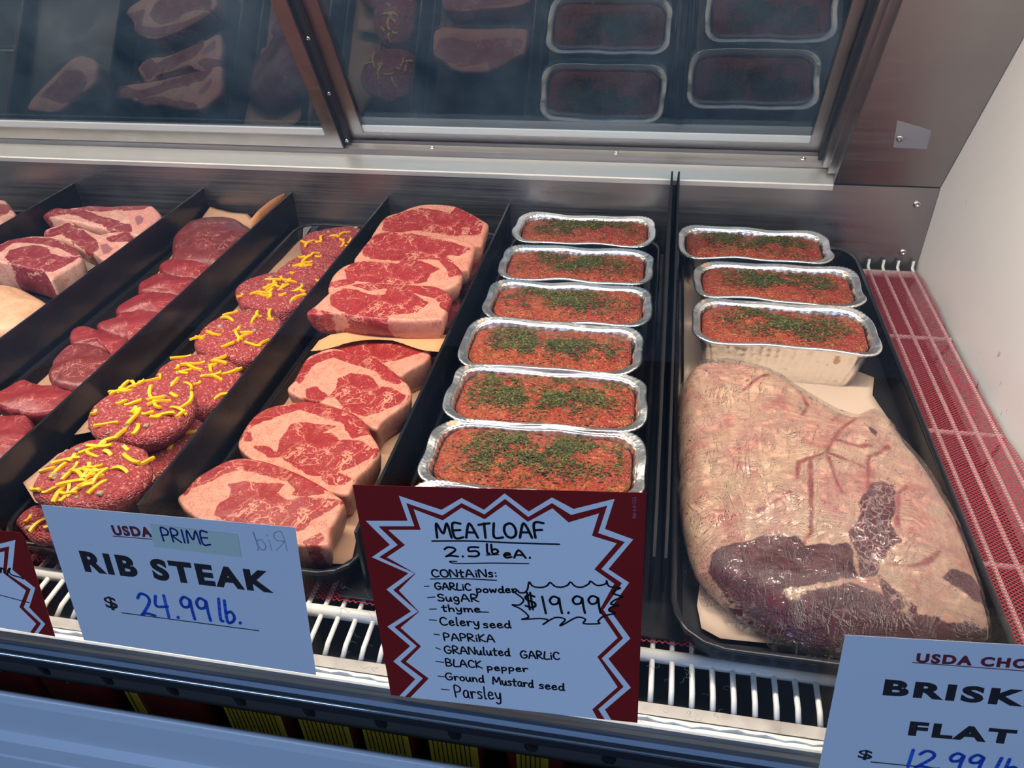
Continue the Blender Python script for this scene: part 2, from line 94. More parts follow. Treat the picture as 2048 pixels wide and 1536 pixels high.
"sign":{"meat":{"card":[[-193.36,199.26],[10.48,217.2],[19.42,7.59],[-179.33,-2.36]],"outer":[[-174.79,-7.32],[-171.48,-0.92],[-157.42,19.62],[-174.69,35.54],[-159.58,54.31],[-176.99,71.24],[-156.79,89.84],[-174.94,108.33],[-156.58,126.34],[-184.19,137.18],[-169.24,150.54],[-186.11,169.59],[-154.34,173.74],[-159.5,194.41],[-128.9,186.4],[-114.18,198.12],[-98.53,190.25],[-83.92,205.54],[-67.13,192.84],[-51.46,206.22],[-36.59,198.79],[-9.81,210.26],[-14.86,185.28],[4.5,179.21],[-10.75,151.83],[4.22,142.21],[-7.95,115.84],[8.4,91.58],[-6.25,69.17],[11.98,43.56],[-6.0,16.83],[-0.21,6.14],[2.79,-0.63]],"mid":[[-171.26,-8.52],[-167.21,-1.59],[-150.99,21.78],[-168.73,36.64],[-154.03,55.3],[-171.2,71.89],[-151.13,90.61],[-169.58,108.68],[-151.73,127.06],[-178.34,138.18],[-163.13,151.39],[-176.67,166.08],[-149.56,169.67],[-154.4,188.92],[-128.48,181.73],[-114.31,193.9],[-98.23,186.47],[-83.59,201.18],[-67.44,188.32],[-51.36,201.73],[-38.13,193.77],[-14.4,204.31],[-19.23,181.32],[-0.99,176.34],[-15.64,151.11],[-0.74,141.0],[-12.37,115.12],[3.21,90.99],[-11.23,68.76],[6.56,43.37],[-11.18,16.3],[-5.43,5.96],[-1.74,-1.6]],"inner":[[-165.41,-7.34],[-162.45,-1.02],[-146.04,22.73],[-164.06,37.5],[-150.58,55.92],[-166.26,72.22],[-150.33,90.74],[-165.18,109.04],[-151.07,127.16],[-172.27,139.05],[-157.57,152.16],[-169.54,164.05],[-144.92,167.34],[-149.2,184.55],[-128.27,177.72],[-114.42,190.08],[-98.05,182.51],[-83.25,196.79],[-67.64,184.35],[-50.92,197.67],[-39.66,187.59],[-19.46,197.54],[-23.37,178.65],[-6.26,174.62],[-20.43,150.4],[-5.97,139.9],[-15.33,113.85],[-0.69,90.8],[-14.42,69.85],[2.18,42.51],[-15.7,15.37],[-10.62,4.87],[-7.6,-2.86]],"words":[["MEATLOAF",[-133.02,162.14],[-55.42,172.72],12.13],["2.5",[-127.4,146.09],[-101.91,149.74],8.36],["lb",[-97.15,153.42],[-88.29,154.38],7.74],["eA.",[-84.39,151.35],[-64.94,153.85],6.71],["CONtAiNs:",[-138.07,125.97],[-89.7,133.26],6.61],["GARLiC",[-136.38,114.81],[-109.24,117.76],6.09],["powder",[-105.06,116.51],[-75.14,121.2],5.7],["SugAR",[-134.64,103.8],[-103.69,108.11],6.51],["thyme",[-132.01,94.41],[-102.59,98.25],5.94],["Celery",[-133.77,80.46],[-103.49,84.59],7.41],["seed",[-100.25,83.48],[-79.53,87.01],6.65],["PAPRiKA",[-131.43,65.55],[-91.92,70.8],6.89],["GRANuluted",[-131.41,52.35],[-80.19,58.88],7.38],["GARLiC",[-71.68,58.36],[-42.25,62.05],7.19],["BLACK",[-130.82,39.19],[-102.26,42.21],7.16],["pepper",[-97.98,40.89],[-66.34,45.09],6.02],["Ground",[-131.66,24.4],[-100.88,27.43],7.31],["Mustard",[-93.7,27.01],[-61.95,29.6],7.58],["seed",[-57.18,29.46],[-37.87,31.11],7.12],["Parsley",[-124.37,6.61],[-87.04,11.31],12.32]],"big":[["$",[-68.18,107.59],[-59.68,108.98],13.43],["19.99",[-55.62,104.85],[-13.44,112.28],15.47]],"lines":[[[-136.94,158.62],[-105.1,163.0],[-80.7,164.9],[-45.52,168.46]],[[-139.85,123.81],[-115.98,127.74],[-90.1,130.11]],[[-97.3,151.9],[-88.3,153.49]],[[-119.31,142.99],[-124.64,142.22],[-119.37,141.15],[-93.06,145.29],[-66.7,148.67]],[[-144.77,116.23],[-141.35,116.75]],[[-142.94,105.73],[-137.36,107.26]],[[-141.89,94.77],[-136.56,95.8]],[[-142.4,84.21],[-137.05,84.6]],[[-139.56,70.48],[-135.26,70.37]],[[-138.55,56.67],[-135.34,55.67]],[[-139.18,42.45],[-133.15,42.5]],[[-138.2,26.97],[-132.1,27.23]],[[-135.99,13.25],[-129.7,13.56]],[[-106.47,97.94],[-96.39,99.27]]],"cloud":[[[-77.01,121.22],[-74.52,123.17],[-73.27,121.49],[-69.54,122.08],[-67.34,125.54],[-66.17,132.21],[-63.42,128.78],[-57.28,128.65],[-53.04,131.15],[-51.03,134.22],[-47.55,131.23],[-42.69,131.21],[-38.52,133.69],[-36.57,136.73],[-33.08,133.46],[-28.27,133.44],[-23.64,137.19],[-22.55,139.62],[-17.65,136.6],[-11.83,139.0],[-11.39,141.77],[-9.36,137.12],[-1.66,136.8],[-5.63,133.91],[-5.69,130.86],[0.59,129.11],[-4.56,125.68],[-7.3,121.39],[-1.89,121.02],[-7.13,118.31],[-8.15,115.03],[-3.84,113.39],[-11.49,109.76],[-15.48,104.34],[-14.75,102.07],[-25.71,100.22],[-24.66,104.4],[-30.84,105.28],[-40.46,96.92],[-42.92,95.69],[-39.37,101.94],[-46.84,102.3],[-55.43,94.39],[-51.76,99.06],[-58.04,99.62],[-71.26,96.61],[-66.22,99.88],[-71.94,106.18],[-78.51,109.11],[-73.22,109.97],[-70.12,115.23],[-75.14,119.94],[-77.01,121.22]]],"tiny":[[[1.14,195.68],[-0.08,214.11]],[[5.11,196.6],[3.9,213.93]]]},
"rib":{"card":[[-457.63,149.24],[-242.34,156.15],[-243.26,7.64],[-457.76,8.11]],"sleeve":[[-462.2,154.82],[-238.42,162.07],[-237.65,3.1],[-457.39,5.87]],"bold":[["RIB STEAK",[-435.19,87.85],[-268.73,91.35],20.65,"black"],["USDA",[-398.53,128.65],[-363.9,131.26],9.35,"red"],["$",[-425.19,47.84],[-413.61,48.17],14.62,"black"]],"rules":[[[-399.72,127.08],[-364.14,128.79],"red"],[[-412.0,46.47],[-287.9,48.07],"black"]],"tape":[[-363.64,143.49],[-290.19,143.48],[-290.82,121.7],[-365.43,121.62]],"prime":["PRIME",[-355.3,128.62],[-315.02,130.38],12.06],"price":[["24.99",[-392.84,47.27],[-328.77,51.73],23.03],["lb.",[-321.31,52.99],[-301.65,53.23],22.43]],"ghost":[["diR",[-275.87,131.06],[-251.16,133.86],16.37]]},
"bris":{"card":[],"bold":[["USDA CHOICE",[195.03,111.85],[281.66,120.75],7.93,"red"],["BRISKET",[180.7,79.7],[301.76,88.88],14.11,"black"],["FLAT",[204.06,45.5],[270.69,50.98],13.24,"black"],["$",[176.36,13.96],[185.87,14.41],10.33,"black"]],"rules":[[[193.29,110.97],[282.53,117.68],"red"],[[185.8,13.31],[304.29,22.62],"black"]],"price":[["12.99",[208.35,13.79],[256.43,18.64],17.3],["lb",[264.81,19.98],[279.56,22.0],14.9]]},
"left":{"card":[[-629.94,108.28],[-505.15,117.74],[-490.85,118.66],[-485.37,118.4],[-483.46,112.66],[-486.56,7.11],[-541.44,8.08],[-644.81,10.09]],"outer":[[-688.87,70.4],[-516.79,101.62],[-492.99,110.53],[-506.33,77.77],[-489.64,60.81],[-502.72,37.49],[-492.09,20.57],[-504.03,6.44],[-512.71,-7.4],[-729.35,-18.21]],"mid":[[-691.25,65.19],[-518.4,96.84],[-501.17,102.89],[-513.47,73.19],[-494.73,58.82],[-508.45,36.56],[-496.26,20.49],[-507.91,6.41],[-516.26,-8.03],[-729.35,-18.21]],"inner":[[-693.65,59.93],[-519.61,93.23],[-507.26,97.04],[-516.64,73.31],[-499.62,56.86],[-512.5,36.52],[-501.11,19.67],[-511.6,7.06],[-521.02,-8.88],[-729.35,-18.21]],"strokes":[[[-522.68,77.7],[-517.77,79.59],[-518.89,72.97],[-515.93,78.69],[-514.7,75.95],[-512.95,71.5],[-510.58,77.14],[-507.74,79.32],[-510.06,75.46],[-508.45,72.17],[-501.41,70.87],[-498.42,69.55]],[[-660.82,54.88],[-528.39,47.5],[-500.92,43.31]]]}}}

# ------------------------------------------------------------------ shader helpers
class NT:
    def __init__(s, name):
        s.m = bpy.data.materials.new(name); s.m.use_nodes = True
        s.t = s.m.node_tree; s.t.nodes.clear()
        s.out = s.t.nodes.new('ShaderNodeOutputMaterial')
        s.tc = None
    def n(s, typ, **kw):
        nd = s.t.nodes.new(typ)
        for k, v in kw.items():
            if k.startswith('i_'):
                s.set(nd.inputs[k[2:].replace('__', ' ')], v)
            else:
                setattr(nd, k, v)
        return nd
    def set(s, sock, v):
        if isinstance(v, bpy.types.NodeSocket): s.t.links.new(v, sock)
        elif isinstance(v, bpy.types.Node): s.t.links.new(v.outputs[0], sock)
        else:
            if hasattr(sock, 'default_value'):
                if sock.type == 'RGBA' and len(v) == 3: v = (*v, 1)
                sock.default_value = v
    def obj(s):
        if not s.tc: s.tc = s.n('ShaderNodeTexCoord')
        return s.tc.outputs['Object']
    def noise(s, scale, detail=3, rough=.55, vec=None, dist=0.0):
        nd = s.n('ShaderNodeTexNoise'); s.set(nd.inputs['Vector'], vec or s.obj())
        nd.inputs['Scale'].default_value = scale; nd.inputs['Detail'].default_value = detail
        nd.inputs['Roughness'].default_value = rough; nd.inputs['Distortion'].default_value = dist
        return nd.outputs[0]
    def vor(s, scale, feature='F1', out='Distance', vec=None, rand=1.0):
        nd = s.n('ShaderNodeTexVoronoi', feature=feature); s.set(nd.inputs['Vector'], vec or s.obj())
        nd.inputs['Scale'].default_value = scale; nd.inputs['Randomness'].default_value = rand
        return nd.outputs[out]
    def math(s, op, a, b=0.0, c=None):
        nd = s.n('ShaderNodeMath', operation=op)
        s.set(nd.inputs[0], a); s.set(nd.inputs[1], b)
        if c is not None: s.set(nd.inputs[2], c)
        return nd.outputs[0]
    def rng(s, v, a, b, c=0.0, d=1.0, smooth=False):
        nd = s.n('ShaderNodeMapRange'); nd.clamp = True
        if smooth: nd.interpolation_type = 'SMOOTHSTEP'
        s.set(nd.inputs[0], v)
        for i, x in zip((1, 2, 3, 4), (a, b, c, d)): s.set(nd.inputs[i], x)
        return nd.outputs[0]
    def mix(s, f, a, b):
        nd = s.n('ShaderNodeMix', data_type='RGBA')
        s.set(nd.inputs[0], f); s.set(nd.inputs[6], a); s.set(nd.inputs[7], b)
        return nd.outputs[2]
    def attr(s, name):
        nd = s.n('ShaderNodeAttribute', attribute_name=name); return nd.outputs['Fac']
    def scale(s, v):
        nd = s.n('ShaderNodeMapping'); s.set(nd.inputs[0], s.obj()); nd.inputs['Scale'].default_value = v
        return nd.outputs[0]
    def bump(s, h, strength=.4, dist=.001):
        nd = s.n('ShaderNodeBump'); s.set(nd.inputs['Height'], h)
        nd.inputs['Strength'].default_value = strength; nd.inputs['Distance'].default_value = dist
        return nd.outputs[0]
    def schlick(s, f0=.04, normal=None, mul=1.0):
        lw = s.n('ShaderNodeLayerWeight'); lw.inputs[0].default_value = .5
        if normal is not None: s.set(lw.inputs['Normal'], normal)
        p = s.math('POWER', lw.outputs['Facing'], 5.0)
        return s.math('MULTIPLY', s.math('ADD', s.math('MULTIPLY', p, 1 - f0), f0), mul)
    def pbr(s, **kw):
        nd = s.n('ShaderNodeBsdfPrincipled')
        for k, v in kw.items(): s.set(nd.inputs[k.replace('_', ' ')], v)
        return nd
    def done(s, sh):
        s.t.links.new(sh if isinstance(sh, bpy.types.NodeSocket) else sh.outputs[0], s.out.inputs[0]); return s.m

def plain(name, col, rough=.5, metal=0.0, spec=.5, coat=0.0):
    t = NT(name)
    p = t.pbr(Base_Color=col, Roughness=rough, Metallic=metal, Specular_IOR_Level=spec, Coat_Weight=coat)
    return t.done(p)

def clear(name, tint=(1, 1, 1), gloss=.04, rough=.0, fres=1.0, haze=0.0, hazecol=(.6, .7, .8), bump=None, fmul=1.0):
    """thin clear sheet: transparent with a fresnel reflection and a diffuse veil (dust on the front glass, painted reflection haze on the doors)"""
    t = NT(name)
    tr = t.n('ShaderNodeBsdfTransparent'); t.set(tr.inputs[0], tint)
    gl = t.n('ShaderNodeBsdfGlossy'); gl.inputs['Roughness'].default_value = rough
    f = t.schlick(gloss) if fres else gloss
    mx = t.n('ShaderNodeMixShader'); t.set(mx.inputs[0], f)
    t.t.links.new(tr.outputs[0], mx.inputs[1]); t.t.links.new(gl.outputs[0], mx.inputs[2])
    if haze:
        df = t.n('ShaderNodeBsdfDiffuse'); t.set(df.inputs[0], hazecol)
        m2 = t.n('ShaderNodeMixShader')
        t.set(m2.inputs[0], t.math('MULTIPLY', t.rng(t.noise(9, 4), .3, .75), haze))
        t.t.links.new(mx.outputs[0], m2.inputs[1]); t.t.links.new(df.outputs[0], m2.inputs[2])
        mx = m2
    return t.done(mx)

def steel(name, col=(.50, .49, .48), rough=.34, stretch=(4, 4, 400), amt=.12, metal=1.0):
    t = NT(name)
    g = t.noise(1.0, 3, .6, t.scale(stretch))
    sm = t.noise(7, 4, .6)
    r = t.math('ADD', t.rng(g, .3, .7, rough - .05, rough + .07), t.rng(sm, .35, .7, -.03, .08))
    c = t.mix(t.rng(sm, .3, .75), col, tuple(x * .86 for x in col))
    p = t.pbr(Base_Color=c, Metallic=metal, Roughness=r, Normal=t.bump(g, amt, .0004))
    return t.done(p)

def beef(name, lean1, lean2, fat1, fat2, marb=.8, flecks=.5, edge=4.0, rough=.36, fib=0.0, grey=0.0, veins=1.0, bone=False, linew=.016):
    t = NT(name)
    nz = t.noise(150, 4, .6); nz2 = t.noise(40, 3)
    d = t.math('ADD', t.attr('lean'), t.math('ADD', t.math('MULTIPLY', t.math('SUBTRACT', nz, .5), edge), t.math('MULTIPLY', t.math('SUBTRACT', nz2, .5), edge)))
    mask = t.rng(d, -.35, .35)
    w = t.noise(42, 3, .6, None, .6)
    line = t.rng(t.math('ABSOLUTE', t.math('SUBTRACT', w, .5)), linew * .35, linew, 1, 0)
    w2 = t.noise(85, 2, .5, None, .8)
    line2 = t.rng(t.math('ABSOLUTE', t.math('SUBTRACT', w2, .47)), linew * .3, linew * .9, 1, 0)
    dens = t.rng(t.noise(26, 2), .42, .6)
    dens2 = t.rng(t.noise(34, 2, .5, t.scale((1.3, .8, 1))), .46, .62)
    fl = t.rng(t.noise(480, 2, .5), .64, .70)
    mb = t.math('MAXIMUM', t.math('MULTIPLY', line, dens), t.math('MULTIPLY', line2, dens2))
    mb = t.math('MULTIPLY', mb, marb * veins)
    mb = t.math('MAXIMUM', mb, t.math('MULTIPLY', fl, flecks))
    lc = t.mix(t.rng(t.noise(60, 4, .65), .3, .7), lean1, lean2)
    grain = t.noise(900, 2)
    lc = t.mix(t.rng(grain, .4, .75, 0, .10), lc, fat2)
    fc = t.mix(t.rng(t.noise(55, 5, .65), .3, .72), fat1, fat2)
    fv = t.rng(t.math('ABSOLUTE', t.math('SUBTRACT', t.noise(70, 4, .6, None, .5), .5)), .004, .02, 1, 0)
    fc = t.mix(t.math('MULTIPLY', fv, .5), fc, lean2)
    c = t.mix(t.math('MULTIPLY', mask, t.math('SUBTRACT', 1.0, mb)), fc, lc)
    if bone:
        b = t.rng(t.math('ADD', t.attr('bone'), t.math('MULTIPLY', t.math('SUBTRACT', nz, .5), 2.0)), -.3, .3)
        c = t.mix(b, c, t.mix(t.rng(t.noise(200, 3), .3, .7), (.62, .22, .19), (.72, .36, .28)))
        b = t.rng(t.math('ADD', t.attr('mar'), t.math('MULTIPLY', t.math('SUBTRACT', nz, .5), 4.0)), -1, 1)
        c = t.mix(b, c, (.33, .13, .14))
    if grey:
        c = t.mix(t.math('MULTIPLY', t.rng(t.noise(22, 3), .52, .68), grey), c, (.16, .10, .08))
    h = t.math('ADD', t.math('MULTIPLY', nz, .6), t.math('MULTIPLY', grain, .25))
    p = t.pbr(Base_Color=c, Roughness=t.rng(nz2, .3, .7, rough - .08, rough + .12), Specular_IOR_Level=.45, Normal=t.bump(h, .55, .0012))
    return t.done(p)

def ground(name, c1, c2, c3, speck, spec_amt, sc=330, rough=.5, wet=.45):
    """minced meat: packed granules in several reds with pale fat specks"""
    t = NT(name)
    vec = t.n('ShaderNodeVectorMath', operation='ADD')
    nn = t.n('ShaderNodeTexNoise'); t.set(nn.inputs['Vector'], t.obj()); nn.inputs['Scale'].default_value = 90
    sc2 = t.n('ShaderNodeVectorMath', operation='SCALE'); t.set(sc2.inputs[0], nn.outputs['Color']); sc2.inputs['Scale'].default_value = .006
    t.set(vec.inputs[0], t.obj()); t.set(vec.inputs[1], sc2.outputs[0])
    v = t.n('ShaderNodeTexVoronoi'); t.set(v.inputs['Vector'], vec.outputs[0]); v.inputs['Scale'].default_value = sc
    sep = t.n('ShaderNodeSeparateColor'); t.set(sep.inputs[0], v.outputs['Color'])
    c = t.mix(t.rng(sep.outputs[0], .1, .9), c1, c2)
    c = t.mix(t.rng(t.noise(38, 3), .42, .66), c, c3)
    c = t.mix(t.rng(sep.outputs[1], 1 - spec_amt - .03, 1 - spec_amt + .03), c, speck)
    h = t.math('SUBTRACT', t.math('MULTIPLY', t.noise(220, 3, .6), 1.2), v.outputs['Distance'])
    p = t.pbr(Base_Color=c, Roughness=rough, Specular_IOR_Level=wet, Normal=t.bump(h, .9, .0022))
    return t.done(p)

def foil():
    t = NT('aluminium_foil')
    cr = t.noise(160, 3, .6); cr2 = t.vor(120, 'F1')
    h = t.math('ADD', cr, t.math('MULTIPLY', cr2, .6))
    st = t.rng(t.noise(60, 4, .6), .63, .70)
    c = t.mix(t.math('MULTIPLY', st, .75), (.90, .89, .86), (.62, .30, .07))
    p = t.pbr(Base_Color=c, Metallic=t.rng(st, 0, 1, 1.0, .4), Roughness=.36, Normal=t.bump(h, .6, .0014))
    return t.done(p)

def enamel():
    t = NT('white_enamel_panel')
    big = t.noise(3.0, 4, .6)
    c = t.mix(t.rng(big, .3, .7), (.90, .89, .87), (.84, .83, .81))
    sp = t.math('MULTIPLY', t.rng(t.noise(55, 2, .5, t.scale((1, 1.6, .5))), .735, .76), t.rng(t.noise(9, 2), .5, .6))
    c = t.mix(sp, c, (.06, .06, .06))
    p = t.pbr(Base_Color=c, Roughness=.38, Specular_IOR_Level=.4)
    return t.done(p)

def paper(name, c1, c2):
    t = NT(name)
    n1 = t.noise(12, 4, .6); n2 = t.noise(300, 3)
    c = t.mix(t.rng(n1, .3, .7), c1, c2)
    df = t.n('ShaderNodeBsdfDiffuse'); t.set(df.inputs[0], c); t.set(df.inputs['Normal'], t.bump(n2, .15, .0005))
    tl = t.n('ShaderNodeBsdfTranslucent'); t.set(tl.inputs[0], c)
    mx = t.n('ShaderNodeMixShader'); mx.inputs[0].default_value = .25
    t.t.links.new(df.outputs[0], mx.inputs[1]); t.t.links.new(tl.outputs[0], mx.inputs[2])
    return t.done(mx)

def black_plastic(name, rough=.28, col=(.012, .012, .015)):
    t = NT(name)
    n = t.noise(14, 4, .6)
    sp = t.rng(t.noise(160, 2), .74, .78)
    c = t.mix(t.math('MULTIPLY', sp, .5), col, (.05, .05, .055))
    p = t.pbr(Base_Color=c, Roughness=t.rng(n, .3, .7, rough - .06, rough + .12), Specular_IOR_Level=.42)
    return t.done(p)

def netting():
    t = NT('red_plastic_netting')
    se = t.n('ShaderNodeSeparateXYZ'); t.set(se.inputs[0], t.obj())
    x, y = se.outputs[0], se.outputs[1]
    def lines(k1, k2, wdt):
        a = t.math('ADD', t.math('MULTIPLY', x, k1), t.math('MULTIPLY', y, k2))
        f = t.math('ABSOLUTE', t.math('SUBTRACT', t.math('FRACT', a), .5))
        return t.math('LESS_THAN', f, wdt)
    m = t.math('MAXIMUM', lines(190, 250, .125), lines(190, -250, .125))
    p = t.pbr(Base_Color=(.46, .030, .055), Roughness=.35, Specular_IOR_Level=.5)
    tr = t.n('ShaderNodeBsdfTransparent')
    mx = t.n('ShaderNodeMixShader'); t.set(mx.inputs[0], m)
    t.t.links.new(tr.outputs[0], mx.inputs[1]); t.t.links.new(p.outputs[0], mx.inputs[2])
    return t.done(mx)

def wrap():
    t = NT('clear_shrink_wrap')
    st = t.noise(1.0, 5, .65, t.scale((20, 42, 30)), 1.4)
    st2 = t.noise(1.0, 4, .6, t.scale((44, 17, 30)), 2.0)
    cre = t.rng(t.math('ABSOLUTE', t.math('SUBTRACT', st, .5)), 0, .07, 1, 0)
    cre2 = t.rng(t.math('ABSOLUTE', t.math('SUBTRACT', st2, .5)), 0, .05, 1, 0)
    h = t.math('ADD', t.math('MULTIPLY', cre, .8), t.math('ADD', t.math('MULTIPLY', cre2, .7), t.math('MULTIPLY', t.noise(35, 4), 1.2)))
    h = t.math('ADD', h, t.math('MULTIPLY', t.noise(130, 3, .5), .12)); nb = t.bump(h, 1.0, .0050)
    tr = t.n('ShaderNodeBsdfTransparent'); t.set(tr.inputs[0], (.97, .95, .95))
    gl = t.n('ShaderNodeBsdfGlossy'); gl.inputs['Roughness'].default_value = .14; t.set(gl.inputs['Normal'], nb)
    mx = t.n('ShaderNodeMixShader'); t.set(mx.inputs[0], t.schlick(.05, nb, 1.2))
    t.t.links.new(tr.outputs[0], mx.inputs[1]); t.t.links.new(gl.outputs[0], mx.inputs[2])
    df = t.n('ShaderNodeBsdfDiffuse'); t.set(df.inputs[0], (.85, .78, .76))
    m2 = t.n('ShaderNodeMixShader')
    t.set(m2.inputs[0], t.math('MULTIPLY', t.math('MAXIMUM', cre, cre2), t.rng(t.noise(14, 2), .48, .7, 0, .05)))
    t.t.links.new(mx.outputs[0], m2.inputs[1]); t.t.links.new(df.outputs[0], m2.inputs[2])
    return t.done(m2)

M = {}
M['rib'] = beef('raw_rib_steak', (.21, .009, .013), (.32, .022, .026), (.54, .215, .15), (.62, .29, .20), marb=1.0, flecks=.7, linew=.026, edge=4.5)
M['tbone'] = beef('raw_bone_in_steak', (.17, .010, .022), (.27, .026, .038), (.60, .27, .21), (.72, .44, .35), marb=.7, flecks=.2, edge=7, bone=True)
M['filet'] = beef('raw_filet', (.16, .009, .014), (.26, .022, .028), (.50, .16, .14), (.55, .22, .18), marb=.8, flecks=.15, linew=.012)
M['roast'] = beef('raw_dark_roast', (.11, .010, .013), (.18, .024, .026), (.58, .20, .17), (.62, .28, .23), marb=.8, flecks=.1, linew=.014)
M['fatcut'] = beef('raw_fat_trim', (.5, .14, .10), (.6, .2, .14), (.62, .32, .18), (.70, .42, .27), marb=.3, flecks=.1)
M['patty'] = ground('raw_burger_mince', (.31, .030, .035), (.44, .075, .070), (.37, .042, .046), (.60, .27, .21), .11, sc=560)
M['loaf'] = ground('raw_meatloaf_mince', (.28, .044, .017), (.38, .082, .026), (.32, .028, .018), (.46, .17, .05), .06, sc=470, wet=.6, rough=.42)
M['foil'] = foil()
M['enamel'] = enamel()
M['steel'] = steel('brushed_stainless_steel', (.36, .345, .335), .35, (4, 4, 300), .006)
M['steelx'] = steel('pale_aluminium_sill', (.76, .76, .72), .42, (4, 400, 400), .10, .85)
M['frame'] = steel('satin_door_frame', (.34, .325, .32), .32, (60, 60, 60), .05)
M['track'] = steel('worn_track_metal', (.46, .45, .43), .36, (4, 300, 300), .06, .9)
M['dark'] = plain('dark_gasket', (.012, .014, .018), .5)
M['paper'] = paper('peach_butcher_paper', (.78, .47, .31), (.83, .54, .37))
M['papero'] = paper('orange_butcher_paper', (.80, .38, .17), (.84, .45, .24))
M['paperp'] = paper('pale_butcher_paper', (.80, .62, .50), (.84, .67, .55))
M['black'] = black_plastic('black_tray_plastic', .26)
M['dividerm'] = plain('matte_black_divider', (.012, .012, .014), .65, 0.0, .2)
M['divider'] = black_plastic('black_divider_plastic', .22, (.010, .011, .014))
M['net'] = netting()
M['wrap'] = wrap()
M['white_rod'] = plain('white_coated_wire', (.80, .80, .77), .35)
M['cheese'] = plain('cheddar_yellow', (.88, .46, .012), .45)
M['bits'] = plain('grey_pepper_bits', (.34, .24, .15), .55)
M['card'] = plain('white_card', (.80, .81, .82), .5)
M['red'] = plain('red_card_print', (.24, .004, .004), .42)
M['darkred'] = plain('dark_red_print', (.17, .012, .022), .5)
M['ink'] = plain('black_marker_ink', (.008, .008, .010), .4)
M['print'] = plain('black_print', (.012, .010, .012), .5)
M['blue'] = plain('blue_marker_ink', (.02, .13, .72), .4)
M['navy'] = plain('navy_pen_ink', (.012, .02, .22), .4)
M['ghost'] = plain('faint_grey_ink', (.52, .56, .63), .5)
M['faint'] = plain('faint_print_on_red', (.34, .10, .16), .5)
M['tape'] = plain('pale_green_masking_tape', (.62, .72, .58), .5)
M['sleeve'] = clear('clear_card_sleeve', (.97, .98, .99), .05)
M['glass'] = clear('front_display_glass', (.975, .985, .985), .035, haze=.012)
M['doorglass'] = clear('door_glass', (.50, .60, .64), .108, haze=.10, hazecol=(.35, .48, .60))  # bluish diffuse haze painted in for store light reflected across the doors
M['railblue'] = steel('rail_extrusion', (.17, .20, .24), .36, (4, 300, 300), .05)
M['bead'] = plain('pale_glazing_bead', (.66, .70, .70), .4, .3)
M['chrome'] = plain('polished_trim', (.75, .78, .80), .12, 1.0)
M['lip'] = plain('white_painted_lower_front', (.62, .66, .70), .32)
M['parsley1'] = plain('dried_parsley', (.075, .082, .018), .75)
M['parsley2'] = plain('dried_parsley_light', (.16, .155, .04), .75)
M['parsley3'] = plain('dried_parsley_dark', (.030, .036, .010), .75)
M['pack'] = plain('dark_red_package', (.26, .035, .04), .25)
M['yellow'] = plain('yellow_package_label', (.92, .84, .10), .5)
M['bolt'] = plain('screw_metal', (.62, .60, .57), .25, 1.0)
M['label'] = plain('old_sticker', (.24, .235, .26), .55)
M['roomdark'] = plain('dark_service_room', (.10, .17, .20), .8)
M['floor'] = plain('shop_floor', (.09, .095, .10), .5)
M['glue'] = plain('dried_glue', (.42, .42, .40), .5)
M['lamp'] = plain('lamp_housing', (.75, .75, .73), .5)
M['deck'] = plain('dark_case_well', (.05, .05, .048), .55)

# ------------------------------------------------------------------ geometry helpers
def link(o, parent=None):
    COL.objects.link(o)
    if parent is not None: o.parent = parent
    return o

def tag(o, label, cat, group=None, kind=None):
    o['label'] = label
    if cat: o['category'] = cat
    if group: o['group'] = group
    if kind: o['kind'] = kind
    return o

def empty(name, loc, label, cat, group=None, rz=0):
    o = bpy.data.objects.new(name, None); o.empty_display_size = .03
    o.location = loc; o.rotation_euler = (0, 0, rz); COL.objects.link(o)
    return tag(o, label, cat, group)

def mesh(name, V, F, mat, parent=None, smooth=False, attrs=None, mi=None):
    me = bpy.data.meshes.new(name)
    me.from_pydata([tuple(v) for v in V], [], F)
    for m in (mat if isinstance(mat, (list, tuple)) else [mat]): me.materials.append(m)
    if smooth: me.polygons.foreach_set('use_smooth', [True] * len(me.polygons))
    if mi is not None: me.polygons.foreach_set('material_index', mi)
    for k, a in (attrs or {}).items():
        at = me.attributes.new(k, 'FLOAT', 'POINT'); at.data.foreach_set('value', np.asarray(a, np.float32))
    me.update()
    o = bpy.data.objects.new(name, me)
    return link(o, parent)

